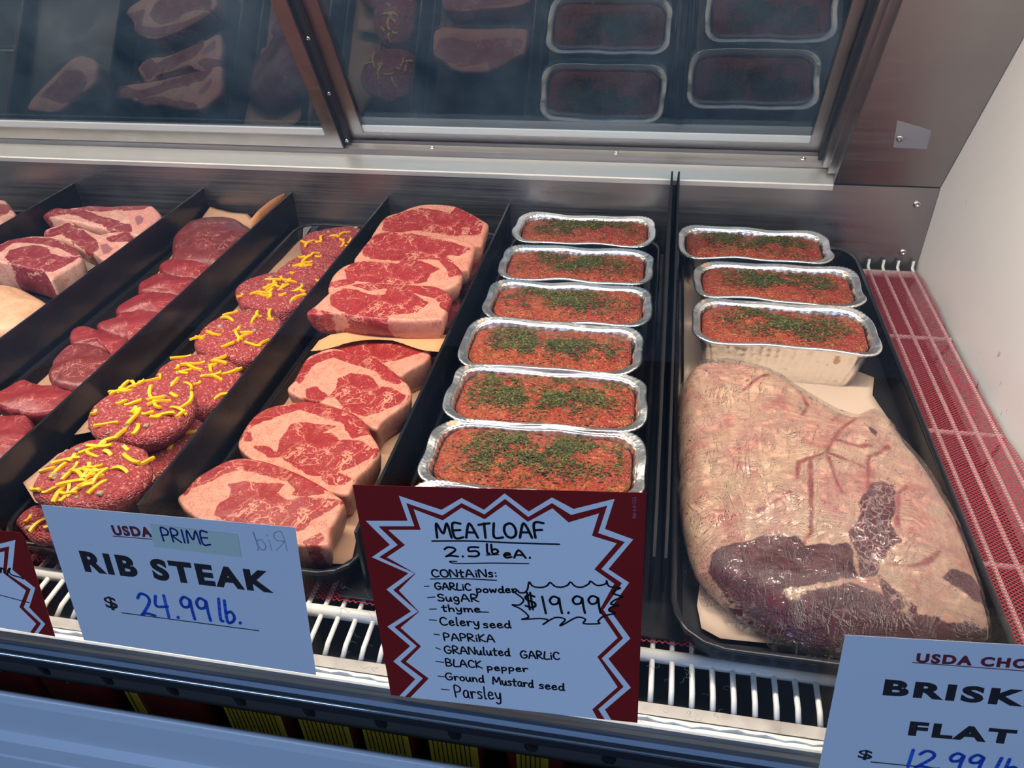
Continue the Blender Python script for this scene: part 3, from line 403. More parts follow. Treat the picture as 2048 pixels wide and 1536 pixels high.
class MB:
    def __init__(s): s.V = []; s.F = []; s.mi = []
    def add(s, V, F, m=0):
        b = len(s.V); s.V += [tuple(v) for v in V]; s.F += [[i + b for i in f] for f in F]; s.mi += [m] * len(F)
    def box(s, x0, x1, y0, y1, z0, z1, m=0, M4=None):
        V = [Vector((x, y, z)) for z in (z0, z1) for y in (y0, y1) for x in (x0, x1)]
        if M4 is not None: V = [M4 @ v for v in V]
        s.add(V, [[0, 2, 3, 1], [4, 5, 7, 6], [0, 1, 5, 4], [2, 6, 7, 3], [0, 4, 6, 2], [1, 3, 7, 5]], m)
    def extrude(s, prof, x0, x1, m=0, closed=True):
        """profile in (y, z) swept along X"""
        n = len(prof)
        V = [(x0, y, z) for y, z in prof] + [(x1, y, z) for y, z in prof]
        F = [[i, (i + 1) % n, n + (i + 1) % n, n + i] for i in range(n if closed else n - 1)]
        if closed: F += [list(range(n))[::-1], [n + i for i in range(n)]]
        s.add(V, F, m)
    def prism(s, pts, z0, z1, m=0):
        n = len(pts)
        V = [(x, y, z0) for x, y in pts] + [(x, y, z1) for x, y in pts]
        F = [list(range(n))[::-1], [n + i for i in range(n)]] + [[i, (i + 1) % n, n + (i + 1) % n, n + i] for i in range(n)]
        s.add(V, F, m)
    def tube(s, path, r, k=8, m=0):
        path = [Vector(p) for p in path]; V = []; F = []
        for i, p in enumerate(path):
            d = (path[min(i + 1, len(path) - 1)] - path[max(i - 1, 0)]).normalized()
            a = d.cross(Vector((0, 0, 1)) if abs(d.z) < .9 else Vector((1, 0, 0))).normalized(); b = d.cross(a)
            for j in range(k):
                t = 2 * PI * j / k; V.append(p + r * (math.cos(t) * a + math.sin(t) * b))
        for i in range(len(path) - 1):
            for j in range(k):
                F.append([i * k + j, i * k + (j + 1) % k, (i + 1) * k + (j + 1) % k, (i + 1) * k + j])
        F += [list(range(k))[::-1], [(len(path) - 1) * k + j for j in range(k)]]
        s.add(V, F, m)
    def build(s, name, mat, parent=None, smooth=False):
        return mesh(name, s.V, s.F, mat, parent, smooth, mi=s.mi)

_perm = rng.permutation(4096)
def _h(ix, iy, iz):
    return (_perm[(_perm[(_perm[ix & 4095] + iy) & 4095] + iz) & 4095]).astype(np.float64) / 4095.0
def vnoise(P, scale, seed=0, octv=3):
    """value noise in [-1, 1] for an (n,3) array"""
    out = np.zeros(len(P)); amp = 1.0; tot = 0
    for o in range(octv):
        Q = P * scale * (2 ** o) + seed * 17.31 + o * 5.7
        I = np.floor(Q).astype(np.int64); f = Q - I; f = f * f * (3 - 2 * f)
        a = 0
        for dx in (0, 1):
            for dy in (0, 1):
                for dz in (0, 1):
                    w = (f[:, 0] if dx else 1 - f[:, 0]) * (f[:, 1] if dy else 1 - f[:, 1]) * (f[:, 2] if dz else 1 - f[:, 2])
                    a = a + w * _h(I[:, 0] + dx, I[:, 1] + dy, I[:, 2] + dz)
        out += amp * (2 * a - 1); tot += amp; amp *= .5
    return out / tot

def smooth_loop(pts, n):
    """closed Catmull-Rom through the points, resampled to n points of equal arc length"""
    P = np.array(pts, float); m = len(P); S = []
    for i in range(m):
        a, b, c, d = P[i - 1], P[i], P[(i + 1) % m], P[(i + 2) % m]
        for t in np.linspace(0, 1, 12, endpoint=False):
            S.append(.5 * ((2 * b) + (c - a) * t + (2 * a - 5 * b + 4 * c - d) * t * t + (-a + 3 * b - 3 * c + d) * t ** 3))
    S = np.array(S + [S[0]])
    L = np.concatenate([[0], np.cumsum(np.linalg.norm(np.diff(S, axis=0), axis=1))])
    u = np.linspace(0, L[-1], n, endpoint=False)
    return np.stack([np.interp(u, L, S[:, k]) for k in (0, 1)], 1)

def sdf(poly, P):
    """signed distance, positive inside"""
    A = np.array(poly, float); B = np.roll(A, -1, 0)
    d2 = np.full(len(P), 1e9); ins = np.zeros(len(P), bool)
    for a, b in zip(A, B):
        e = b - a; w = P - a
        t = np.clip((w @ e) / max(e @ e, 1e-12), 0, 1)
        d2 = np.minimum(d2, ((w - t[:, None] * e) ** 2).sum(1))
        c = (a[1] > P[:, 1]) != (b[1] > P[:, 1])
        xi = a[0] + (P[:, 1] - a[1]) * (b[0] - a[0]) / (b[1] - a[1] if b[1] != a[1] else 1e-9)
        ins ^= c & (P[:, 0] < xi)
    return np.where(ins, 1, -1) * np.sqrt(d2)
def sdline(line, P):
    A = np.array(line, float); d2 = np.full(len(P), 1e9)
    for a, b in zip(A[:-1], A[1:]):
        e = b - a; w = P - a; t = np.clip((w @ e) / max(e @ e, 1e-12), 0, 1)
        d2 = np.minimum(d2, ((w - t[:, None] * e) ** 2).sum(1))
    return np.sqrt(d2)

def slab(name, outline, t, mat, edge=.006, amp=.0012, fr=38, seed=0, N=168, R=46, dome=0.0, side=.0015, regions=None, wob=.0, low=.0, base=None, off=0.0, grow=0.0, xmax=None, zf=None, under=.006):
    """a thick cut with outline (mm), top at z=0, thickness t: rings from the middle out, a rounded edge, sides and an underside"""
    O = smooth_loop(outline, N) / 1000.0
    if xmax is not None: O[:, 0] = np.minimum(O[:, 0], xmax)
    C = O.mean(0)
    a = O - C; L = np.linalg.norm(a, axis=1); u = a / L[:, None]
    if wob:
        L = L + wob * vnoise(np.c_[u * .9 + 3, np.zeros(N)], 3.0, seed, 3)
    L = L + off
    rings = []; zs = []; tops = []
    for k in range(1, R + 1):
        f = k / R
        rings.append(f * (L - edge)); zs.append(np.full(N, dome * (1 - f * f))); tops.append(1.0)
    for q in (18, 36, 54, 72, 90):
        q = math.radians(q)
        rings.append(L - edge * (1 - math.sin(q))); zs.append(np.full(N, -edge * (1 - math.cos(q)))); tops.append(math.cos(q))
    e2 = min(.005, t * .25)
    for k in range(1, 6):
        f = k / 5; z = -edge - f * (t - edge - e2)
        rings.append(L - under * f * f); zs.append(np.full(N, z)); tops.append(0.0)
    rings.append(L - under - e2 * .4); zs.append(np.full(N, -t + e2 * .4)); tops.append(0.0)
    rings.append(L - under - e2 * 1.5); zs.append(np.full(N, -t)); tops.append(0.0)
    K = len(rings)
    V = np.zeros((K * N + 2, 3))
    for k in range(K):
        V[k * N:(k + 1) * N, :2] = C + u * rings[k][:, None]; V[k * N:(k + 1) * N, 2] = zs[k]
    V[K * N] = (*C, dome); V[K * N + 1] = (*C, -t)
    tw = np.concatenate([np.repeat(tops, N), [1, 0]])
    base_xy = V[:, :2].copy()
    nz = vnoise(np.c_[V[:, :2], V[:, 2] * .7 + seed], fr, seed, 4)
    V[:, 2] += tw * amp * nz
    if low: V[:, 2] += low * vnoise(V, 13, seed + 5, 2) * np.clip(tw, 0, 1)
    ns = vnoise(V, 60, seed + 9, 3)
    w = (1 - tw) * side * ns; w[-2:] = 0; w[-1 - N:-1] *= .3
    uu = np.concatenate([np.tile(u, (K, 1)), [[0, 0], [0, 0]]])
    V[:, :2] += uu * w[:, None]
    if zf is not None: V[:, 2] += zf(V) * np.clip((V[:, 2] + t) / t, 0, 1.2)
    F = []
    idx = np.arange(N); nx = (idx + 1) % N
    F += [[K * N, int(i), int(j)] for i, j in zip(idx, nx)]
    for k in range(K - 1):
        q = np.stack([k * N + idx, (k + 1) * N + idx, (k + 1) * N + nx, k * N + nx], 1)
        F += q.tolist()
    F += [[K * N + 1, int((K - 1) * N + j), int((K - 1) * N + i)] for i, j in zip(idx, nx)]
    at = {}
    if regions is not None:
        Q = base_xy.copy()
        Q[R * N:K * N] = C + (Q[R * N:K * N] - C) * (1 - .0035 / np.tile(L, K - R))[:, None]
        Q *= 1000
        for key in ('lean', 'bone', 'mar', 'vein'):
            ps = regions.get(key, [])
            if key == 'lean' and ps and isinstance(ps[0], str): v = np.full(len(V), 15.0)
            elif not ps: v = np.full(len(V), -20.0)
            elif key == 'vein': v = np.min([sdline(p, Q) for p in ps], 0)
            else: v = np.clip(np.max([sdf(p, Q) for p in ps], 0) + (grow if key == 'lean' else 0), -20, 20)
            at[key] = v
    o = mesh(name, V, F, mat, None, True, at)
    if base is not None: o['_'] = 0; del o['_']
    return o, np.concatenate([V[:(R + 3) * N], V[K * N:K * N + 1]])

def rrect(a, b, r, n):
    """rounded rectangle, n points by arc length, half sizes a x b"""
    S = []
    for cx, cy, t0 in ((a - r, b - r, 0), (-(a - r), b - r, 90), (-(a - r), -(b - r), 180), (a - r, -(b - r), 270)):
        for k in range(13):
            t = math.radians(t0 + 90 * k / 12); S.append((cx + r * math.cos(t), cy + r * math.sin(t)))
    S = np.array(S + [S[0]])
    L = np.concatenate([[0], np.cumsum(np.linalg.norm(np.diff(S, axis=0), axis=1))])
    u = np.linspace(0, L[-1], n, endpoint=False)
    return np.stack([np.interp(u, L, S[:, k]) for k in (0, 1)], 1)

def ring_mesh(rings, close_first=False, close_last=False):
    n = len(rings[0]); V = np.concatenate(rings).tolist(); F = []
    for k in range(len(rings) - 1):
        for i in range(n):
            j = (i + 1) % n; F.append([k * n + i, k * n + j, (k + 1) * n + j, (k + 1) * n + i])
    if close_first: F.append(list(range(n))[::-1])
    if close_last: F.append([(len(rings) - 1) * n + i for i in range(n)])
    return V, F

# ------------------------------------------------------------------ room around the case
def struct(o, label=None):
    o['kind'] = 'structure'
    if label: o['label'] = label
    return o
b = MB(); b.box(-4, 4, -5, 3, -1.02, -1.0); struct(b.build('floor', M['floor']))
b = MB(); b.box(-3.2, 2.2, 2.10, 2.14, -1.0, 1.4); struct(b.build('wall_back', M['roomdark']))
b = MB(); b.box(-3.2, 2.2, .44, 2.14, 1.4, 1.44); struct(b.build('ceiling', M['roomdark']))
b = MB(); b.box(-3.24, -3.2, .44, 2.14, -1.0, 1.44); struct(b.build('wall_left', M['roomdark']))
b = MB(); b.box(2.2, 2.24, .44, 2.14, -1.0, 1.44); struct(b.build('wall_right', M['roomdark']))

# ------------------------------------------------------------------ the display case
XL = -2.4
XR = .411
case = empty('display_case', (0, .75, -.05), 'stainless steel butcher display case with sliding rear doors and a white end panel', 'display case')
def cpart(o):
    o.parent = case; o.matrix_parent_inverse = Matrix.Translation((0, -.75, .05)); return o
def cb(mb, name, mat, smooth=False): return cpart(mb.build(name, mat, None, smooth))
# white end panel on the right
b = MB(); b.box(XR, XR + .025, .335, 1.36, -.09, .70); cb(b, 'end_panel', M['enamel'])
b = MB(); b.box(XL - .025, XL, .335, 1.36, -.09, .70); cb(b, 'end_panel', M['enamel'])
# back panel behind the trays
b = MB(); b.box(XL, XR - .001, 1.167, 1.175, -.09, .120); bp = cb(b, 'back_panel', M['steel'])
def screw(parent, x, y, z, nrm, r=.0055):
    nrm = Vector(nrm).normalized(); q = nrm.to_track_quat('Z', 'Y').to_matrix()
    V = []; F = []; n = 14
    for rr, h in ((r, 0), (r * .96, r * .30), (r * .7, r * .5), (r * .38, r * .56), (r * .34, r * .30)):
        V += [Vector((x, y, z)) + q @ Vector((rr * math.cos(2 * PI * i / n), rr * math.sin(2 * PI * i / n), h)) for i in range(n)]
    for k in range(4):
        F += [[k * n + i, k * n + (i + 1) % n, (k + 1) * n + (i + 1) % n, (k + 1) * n + i] for i in range(n)]
    F.append([4 * n + i for i in range(n)])
    o = mesh('screw', V, F, M['bolt'], None, True); o.parent = parent
    return o
for z in (.095, .017): screw(bp, .385, 1.167, z, (0, -1, 0))
# sill below the doors and its raised track
b = MB()
b.extrude([(1.1655, .112), (1.1655, .1188), (1.1672, .1206), (1.1950, .1338), (1.1950, .112)], XL, .262)
sill = cb(b, 'door_sill', M['steelx'])
b = MB(); b.box(XL, .262, 1.1950, 1.30, .112, .1318); b.box(XL, .262, 1.2068, 1.2136, .1318, .1385); cb(b, 'track_groove', M['dark'])
b = MB(); b.extrude([(1.1975, .1318), (1.1980, .1425), (1.2060, .1493), (1.2068, .1318)], XL, .262); sill = cb(b, 'front_track', M['track'])
b = MB(); b.extrude([(1.2136, .1318), (1.2138, .1530), (1.2172, .1558), (1.2180, .1318)], XL, .262); b.box(XL, .262, 1.2190, 1.31, .1318, .146); cb(b, 'rear_track', M['track'])
for x in (-.364, -.064, .218): screw(sill, x, 1.202, .146, (0, -.6, 1), .0042)
# slanted plane of the doors: s runs up along it, d runs away from the customer
TH = math.radians(27)
TD = math.radians(25)
def slant(x, s, d, y0=1.167, z0=.122, th=None):
    th = TH if y0 == 1.167 else TD
    return Vector((x, y0 - math.sin(th) * s + math.cos(th) * d, z0 + math.cos(th) * s + math.sin(th) * d))
def slant_box(mb, x0, x1, s0, s1, d0, d1, m=0, y0=1.167, z0=.122):
    V = [slant(x, s, d, y0, z0) for d in (d0, d1) for s in (s0, s1) for x in (x0, x1)]
    mb.add(V, [[0, 2, 3, 1], [4, 5, 7, 6], [0, 1, 5, 4], [2, 6, 7, 3], [0, 4, 6, 2], [1, 3, 7, 5]], m)
b = MB(); slant_box(b, .264, XR - .0015, .0005, .64, 0, .012); jp = cb(b, 'slanted_side_panel', M['steel'])
b = MB(); slant_box(b, .2622, .2640, -.003, .64, .0, .034); slant_box(b, .2530, .2622, .004, .64, .016, .050); slant_box(b, .2455, .2530, .006, .64, .026, .054); cb(b, 'door_jamb', M['frame'])
b = MB(); slant_box(b, .2400, .2455, .006, .64, .040, .054); cb(b, 'jamb_gasket', M['dark'])
t0 = slant(.325, .0935, -.0004)
screw(jp, t0.x, t0.y, t0.z, slant(0, 0, -1) - slant(0, 0, 0), .0048)
stk = [(.312, .1245), (.322, .1215), (.360, .1085), (.366, .0745), (.322, .0755)]
V = [slant(x, s, -.0003) for x, s in stk] + [slant(x, s, -.0001) for x, s in stk]
o = mesh('torn_sticker', V, [[0, 1, 2, 3, 4][::-1], [5, 6, 7, 8, 9]] + [[i, (i + 1) % 5, 5 + (i + 1) % 5, 5 + i] for i in range(5)], M['label']); cpart(o)
# canopy, lamp housing, underside, service side
b = MB(); b.box(XL, XR, .43, 1.0, .70, .74); cb(b, 'canopy', M['lamp'])
b = MB(); b.extrude([(.52, .70), (.52, .66), (.60, .672), (.60, .70)], XL, XR - .03); b.box(XL, XR - .03, .515, .52, .648, .70); cb(b, 'lamp_housing', M['lamp'])
b = MB(); b.box(XL, XR, .345, 1.167, -.09, -.07); cb(b, 'case_floor', M['deck'])
b = MB(); b.box(XL, XR, .35, 1.36, -.99, -.30); cb(b, 'base_cabinet', M['lip'])
# sliding doors
def door(x0, x1, y0, z0, lab, s0, st_l=.024, st_r=.023, bot=.046):
    e = bpy.data.objects.new('sliding_door', None); COL.objects.link(e); e['label'] = lab
    cpart(e)
    H = .60
    def p(mb, nm, mt): return mb.build(nm, mt, e)
    for xa, xb in ((x0, x0 + st_l), (x1 - st_r, x1)):
        q = MB(); slant_box(q, xa, xb, s0, H, -.006, .014, 0, y0, z0); p(q, 'stile', M['frame'])
    q = MB(); slant_box(q, x0 + st_l, x1 - st_r, s0, bot, -.006, .014, 0, y0, z0); p(q, 'bottom_rail', M['frame'])
    q = MB(); slant_box(q, x0 + st_l, x1 - st_r, bot, bot + .0115, -.0035, 0.0, 0, y0, z0); p(q, 'glazing_bead', M['bead'])
    q = MB(); slant_box(q, x0 + st_l, x1 - st_r, bot, H, .0, .006, 0, y0, z0); p(q, 'glass_pane', M['doorglass'])
    q = MB(); slant_box(q, x1, x1 + .011, s0, H, .002, .013, 0, y0, z0); slant_box(q, x1, x1 + .002, s0, H, -.0062, .013, 0, y0, z0); p(q, 'door_edge', M['dark'])
    return e
dl = door(-1.75, -.5155, 1.208, .128, 'left sliding glass door, in front of the other door', .021)
dr = door(-.505, .2470, 1.230, .128, 'right sliding glass door behind the left one', .031)
for s in (.030, .125, .222):
    P = slant(-.509, s, .002, 1.208, .128)
    screw(dl, P.x, P.y, P.z, slant(0, 0, -1) - slant(0, 0, 0), .0036)
# front glass
GA = math.radians(10)
def gl(x, s, d): return Vector((x, .34 + math.sin(GA) * s - math.cos(GA) * d, -.01 + math.cos(GA) * s + math.sin(GA) * d))
b = MB(); V = [gl(x, s, d) for d in (-.004, 0) for s in (-.004, .70) for x in (XL, XR + .02)]
b.add(V, [[0, 1, 3, 2], [4, 6, 7, 5], [0, 4, 5, 1], [2, 3, 7, 6], [0, 2, 6, 4], [1, 5, 7, 3]])
fg = cb(b, 'front_glass', M['glass']); fg['label'] = 'clear sloping front glass of the case'
# rail below the glass
b = MB(); b.extrude([(.3465, -.016), (.343, -.0135), (.3385, -.0155), (.3345, -.0150), (.3310, -.0165), (.3285, -.020), (.3275, -.0245), (.3290, -.0275), (.3330, -.0285), (.346, -.0285)], XL, XR + .02)
cb(b, 'front_rail', M['railblue'], False)
b = MB(); b.tube([(XL, .3305, -.0305), (XR + .02, .3305, -.0305)], .0022, 10); cb(b, 'chrome_trim', M['chrome'], True)
b = MB(); b.box(XL, XR, .3335, .352, -.050, -.0286); b.box(XL, XR, .350, .356, -.092, -.050); cb(b, 'black_channel', M['dark'])
b = MB(); b.box(XL, XR, .3535, .3545, -.0885, -.052); cb(b, 'channel_face', M['divider'])
def peg(x):
    q = MB(); n = 10; V = []
    for r, y, z in ((.0022, .346, -.050), (.0050, .345, -.053), (.0062, .345, -.066), (.0075, .3475, -.079), (.009, .349, -.082)):
        V += [(x + r * math.cos(2 * PI * i / n), y + r * .5 * math.sin(2 * PI * i / n), z) for i in range(n)]
    F = [[k * n + i, k * n + (i + 1) % n, (k + 1) * n + (i + 1) % n, (k + 1) * n + i] for k in range(4) for i in range(n)]
    q.add(V, F + [list(range(n))[::-1], [4 * n + i for i in range(n)]])
    cb(q, 'hook_clip', M['divider'], True)
for x in (-.60, -.535, -.468, -.401, -.334, -.267, -.200, -.133, -.066, .0, .067): peg(x)
# lower front lip, stepped panel
b = MB(); b.extrude([(.3200, -.0755), (.3165, -.0735), (.3120, -.0760), (.3105, -.0800), (.3085, -.128), (.302, -.135), (.300, -.157), (.3035, -.160), (.300, -.163), (.297, -.30), (.32, -.30), (.3225, -.08)], XL, XR + .02)
cb(b, 'lower_front', M['lip'])
b = MB(); b.tube([(XL, .3165, -.0742), (XR + .02, .3165, -.0742)], .0026, 10); cb(b, 'lower_trim', M['lip'], True)
b = MB(); b.box(XL, XR, .33, .62, -.215, -.205); b.box(XL, XR, .60, .62, -.205, -.09); cb(b, 'lower_shelf', M['dark'])
# packages standing in the dark lower slot
packs = [(-.640, .075, 0), (-.560, .085, 0), (-.452, .085, 1), (-.350, .070, 2), (-.276, .060, 3), (-.212, .055, 4), (-.145, .055, 5), (-.07, .06, 6)]
plabs = ['dark red package with pale chevron marks, leftmost in the lower slot', 'dark red package with a white chevron in the lower slot', 'dark red package with a narrow yellow label edge in the lower slot', 'package with a wide yellow text label in the lower slot under the rib steak sign', 'package with a dim yellow label in the lower slot, left of the starburst sign', 'package with two yellow label pieces in the lower slot under the starburst sign', 'package with a tall yellow label in the lower slot under the starburst sign', 'dark package in the lower slot at the middle of the starburst sign']
for k, (x, w, kind) in enumerate(packs):
    h = .104
    root = empty('sausage_package', (x, .392, -.2035), plabs[k], 'package', 'packages in the lower slot', rz=random.uniform(-.06, .06))
    O = rrect(w / 2 - .002, .02, .014, 40)
    rr = [np.c_[O * f, np.full(40, z)] for f, z in ((.9, 0), (1, .006), (1.02, h * .5), (1, h - .012), (.9, h - .004), (.6, h))]
    V, F = ring_mesh(rr, True, True)
    mesh('wrapper', V, F, M['pack'], root, True)
    if kind:
        lw = {1: .012, 2: .060, 3: .050, 4: .046, 5: .048, 6: .03}[kind]; lx = {1: -w * .36}.get(kind, 0)
        q = MB(); q.box(lx - lw / 2, lx + lw / 2, -.0222, -.0206, h * .12, h * .90); lb = q.build('paper_label', M['yellow'], root)
        q = MB(); 
        for i in range(int(lw / .0045) - 1):
            xx = lx - lw / 2 + .004 + i * .0045
            zt = h * (.84 - .1 * random.random()); zb = h * (.2 + .15 * random.random())
            q.box(xx, xx + .0008, -.0226, -.0222, zb, zt)
        if q.V: q.build('fine_print', M['ink'], lb)
    else:
        q = MB()
        for dx in (0,): 
            q.tube([(.006, -.0212, h * .62), (-.004, -.0212, h * .74), (.004, -.0212, h * .88)], .0007, 6)
        q.build('chevron_mark', M['label'], root)
# little ledges between the glass and the wire rack
b = MB(); b.box(XL, XR - .001, .352, .3625, -.020, -.0125); cb(b, 'grey_ledge', M['frame'])
b = MB(); n = 260; V = []; F = []
for i in range(n + 1):
    x = -1.4 + (XR + 1.39) * i / n; wv = .0010 * math.sin(i * 1.9) + .0008 * math.sin(i * .53)
    V += [(x, .3505, -.019), (x, .3505, -.0118 + wv * .3), (x, .3478 + wv, -.0118), (x, .3470 + wv, -.019)]
for i in range(n):
    F += [[i * 4 + j, i * 4 + (j + 1) % 4, (i + 1) * 4 + (j + 1) % 4, (i + 1) * 4 + j] for j in range(4)]
b.add(V, F); cb(b, 'sealant_bead', M['white_rod'])
b = MB(); b.box(XL, XR - .001, .3415, .3468, -.022, -.0135); cb(b, 'white_glass_channel', M['white_rod'])

# ------------------------------------------------------------------ wire rack and netting
rack = empty('wire_rack', (-.4, .78, -.012), 'white coated wire rack that carries the trays, bare at the front edge', 'rack')
def rp(mb, nm, mt, smooth=True):
    o = mb.build(nm, mt, rack, smooth); o.matrix_parent_inverse = Matrix.Translation((.4, -.78, .012)); return o
q = MB(); q.tube([(-1.4, .4045, -.0095), (XR - .006, .4045, -.0095)], .0058, 14); rp(q, 'front_rod', M['white_rod'])
q = MB()
x = -1.05
while x < .318:
    q.tube([(x, .3640, -.0150), (x, .374, -.0105), (x, .402, -.0090), (x, 1.150, -.0072)], .00235, 8); x += .01635
x = .3370
while x < XR - .004:
    q.tube([(x, .3640, -.0150), (x, .374, -.0105), (x, .402, -.0090), (x, 1.145, -.0072), (x, 1.156, -.004), (x, 1.160, .006)], .0024, 8); x += .0215
rp(q, 'rods', M['white_rod'])
q = MB()
for y in (.552, .752, .958): q.tube([(-1.4, y, -.0105), (XR - .004, y, -.0105)], .0030, 10)
q.tube([(-1.4, 1.150, -.0125), (XR - .006, 1.150, -.0125)], .0055, 10)
rp(q, 'cross_rods', M['white_rod'])
nx, ny = 150, 180
V = []; F = []
for j in range(ny + 1):
    y = .4135 + (1.142 - .4135) * j / ny
    for i in range(nx + 1):
        x = -1.32 + (XR - .004 + 1.32) * (i / nx) ** .55
        z = -.0042 + .0006 * math.sin(x * 90 + y * 40)
        f = max(0, (x - .362) / .045)
        z += f * (.004 + .0012 * math.sin(y * 31) + .001 * math.sin(y * 77 + x * 120) + .0028 * math.sin(x * 420 + 2 * math.sin(y * 9)))
        xx = x + f * (.0022 * math.sin(y * 11 + 1) - .004)
        V.append((min(xx, XR - .002), y, z + (.0012 if x < .31 else 0)*0))
for j in range(ny):
    for i in range(nx):
        a = j * (nx + 1) + i; F.append([a, a + 1, a + nx + 2, a + nx + 1])
net = mesh('shelf_netting', V, F, M['net'], None, True)
tag(net, 'red plastic netting laid over the wire rack, showing beside the right tray', 'netting')

# ------------------------------------------------------------------ trays and dividers
def tray(x0, x1, y0, y1, label, h=.024, r=.036):
    cx, cy = (x0 + x1) / 2, (y0 + y1) / 2; a, bb = (x1 - x0) / 2, (y1 - y0) / 2
    root = empty('display_tray', (cx, cy, 0), label, 'tray', 'black display trays')
    n = 120
    def R(ins, z): 
        O = rrect(a - ins, bb - ins, max(.004, r - ins), n); return np.c_[O, np.full(n, z)]
    V, F = ring_mesh([R(.010, 0), R(.0045, h - .003), R(.0065, h - .003), R(.0125, .0022)], True, True)
    mesh('tray_body', V, F, M['black'], root, False)
    V, F = ring_mesh([R(.0046, h - .0035), R(.0006, h - .0035), R(0, h - .0018), R(.0008, h), R(.0030, h + .0004), R(.0056, h - .0006), R(.0066, h - .0032), R(.0046, h - .0035)])
    mesh('rolled_rim', V, F, M['black'], root, True)
    return root
tray(-1.290, -1.036, .41, 1.155, 'black tray at the far left edge, under the partly seen pale steak')
tray(-1.020, -.782, .41, 1.158, 'black tray under the bone-in steaks')
tray(-.768, -.617, .41, 1.160, 'black tray of dark filets lined with peach paper')
tray(-.603, -.446, .41, 1.160, 'black tray of cheese burger patties')
tray(-.432, -.237, .418, 1.155, 'black tray of rib steaks')
tray(-.222, .0175, .408, 1.158, 'black tray under the long row of six loaf pans')
tray(.0405, .310, .392, 1.160, 'black tray at the right holding three loaf pans and the brisket', .026, .046)

def divider(x, y0, y1, h, label, lean=0.0, dx=0.0):
    q = MB()
    V = []
    for xx in (-.0016, .0016):
        V += [(xx, y0 - .8, 0), (xx + dx, y1 - .8, 0), (xx + dx + lean, y1 - .8, h), (xx + lean, y0 - .8, h)]
    q.add(V, [[0, 1, 2, 3][::-1], [4, 5, 6, 7], [0, 1, 5, 4], [3, 2, 6, 7][::-1], [1, 2, 6, 5], [0, 3, 7, 4][::-1]])
    q.box(-.021, .021, .4165 - .8, y1 - .8, -.0042, -.0022)
    o = q.build('shelf_divider', M['divider']); o.location = (x, .8, .0015)
    md = o.modifiers.new('soft_edges', 'BEVEL'); md.width = .0006; md.segments = 2
    return tag(o, label, 'divider', 'black shelf dividers')
divider(-1.026, .43, 1.164, .0755, 'black divider at the left, its back corner catching a grey-green sheen')
divider(-.7735, .43, 1.164, .0755, 'black divider between bone-in steaks and filets')
divider(-.609, .43, 1.164, .0750, 'black divider between filets and cheese burgers')
divider(-.438, .43, 1.164, .0730, 'black divider between cheese burgers and rib steaks')
divider(-.231, .43, 1.164, .0700, 'black divider between rib steaks and meatloaf pans')
root = empty('double_divider', (.0295, .80, .0), 'tall double black divider between the two groups of loaf pans, seen edge-on', 'divider')
for xx in (-.0050, .0050):
    q = MB(); q.prism([(.455 - .8, .012), (.475 - .8, .004), (1.150 - .8, .001), (1.164 - .8, .010), (1.164 - .8, .128), (1.150 - .8, .139), (.50 - .8, .062), (.462 - .8, .048)], -.0013, .0013)
    V = [(xx + v[2], v[0], v[1]) for v in q.V]
    mesh('divider_plate', V, q.F, M['dividerm'], root)
q = MB(); q.box(-.030, .024, .4165 - .8, 1.155 - .8, -.0027, -.0007); q.build('divider_foot', M['divider'], root)

# ------------------------------------------------------------------ butcher paper
def sheet(pts, label, mat='paper', clampx=None, clampy=None, curl=.0, wav=.0012, seed=0, group='sheets of butcher paper', lift=None):
    P = np.array(pts, float) / 1000
    if clampx: P[:, 0] = np.clip(P[:, 0], *clampx)
    if clampy: P[:, 1] = np.clip(P[:, 1], *clampy)
    c = P.mean(0); O = P - c
    n = len(P)
    # densify the outline, then fill with rings towards the middle
    B = []
    for i in range(n):
        for t in np.linspace(0, 1, 8, endpoint=False): B.append(O[i] * (1 - t) + O[(i + 1) % n] * t)
    B = np.array(B); N = len(B); K = 14
    V = [B * ((K - k) / K) for k in range(K)]; V = np.concatenate(V + [np.zeros((1, 3))])
    rad = np.concatenate([np.full(N, (K - k) / K) for k in range(K)] + [[0]])
    V[:, 2] += wav * vnoise(np.c_[V[:, :2], np.zeros(len(V))], 28, seed, 2) + curl * np.clip(rad - .7, 0, 1) ** 2
    if lift: V[:, 2] += lift(V + c)
    F = []
    for k in range(K - 1):
        for i in range(N): F.append([k * N + i, k * N + (i + 1) % N, (k + 1) * N + (i + 1) % N, (k + 1) * N + i])
    F += [[(K - 1) * N + i, (K - 1) * N + (i + 1) % N, K * N] for i in range(N)]
    o = mesh('butcher_paper', V, F, M[mat], None, True); o.location = c
    md = o.modifiers.new('thickness', 'SOLIDIFY'); md.thickness = .0003; md.offset = 0
    return tag(o, label, 'paper', group)
PP = DATA['pap']
sheet(PP['U1'], 'peach paper sheet standing up behind the large dark roast', clampx=(-.765, -.614), clampy=(.9, 1.158), wav=.002)
sheet(PP['L1'], 'long peach paper strip beneath the row of filets', clampx=(-.758, -.626), clampy=(.43, 1.0))
sheet(PP['K3'], 'peach paper strip along the left edge of the burger tray', clampx=(-.592, -.50), clampy=(.6, 1.14), seed=3)
sheet(PP['Q6'], 'peach paper square under the upper burger, second from the front', seed=4, curl=.02)
sheet(PP['Q8'], 'peach paper square under the front upper burger with the most cheese', seed=5, curl=.02)
sheet(PP['Q3'], 'peach paper square peeking out before the third burger from the back', seed=6)
sheet(PP['Q4'], 'peach paper square peeking out before the fourth burger from the back', seed=7)
sheet(PP['W4'], 'peach paper sheet under the rib steaks, showing on their right', clampx=(-.424, -.245), clampy=(.43, 1.04), seed=8)
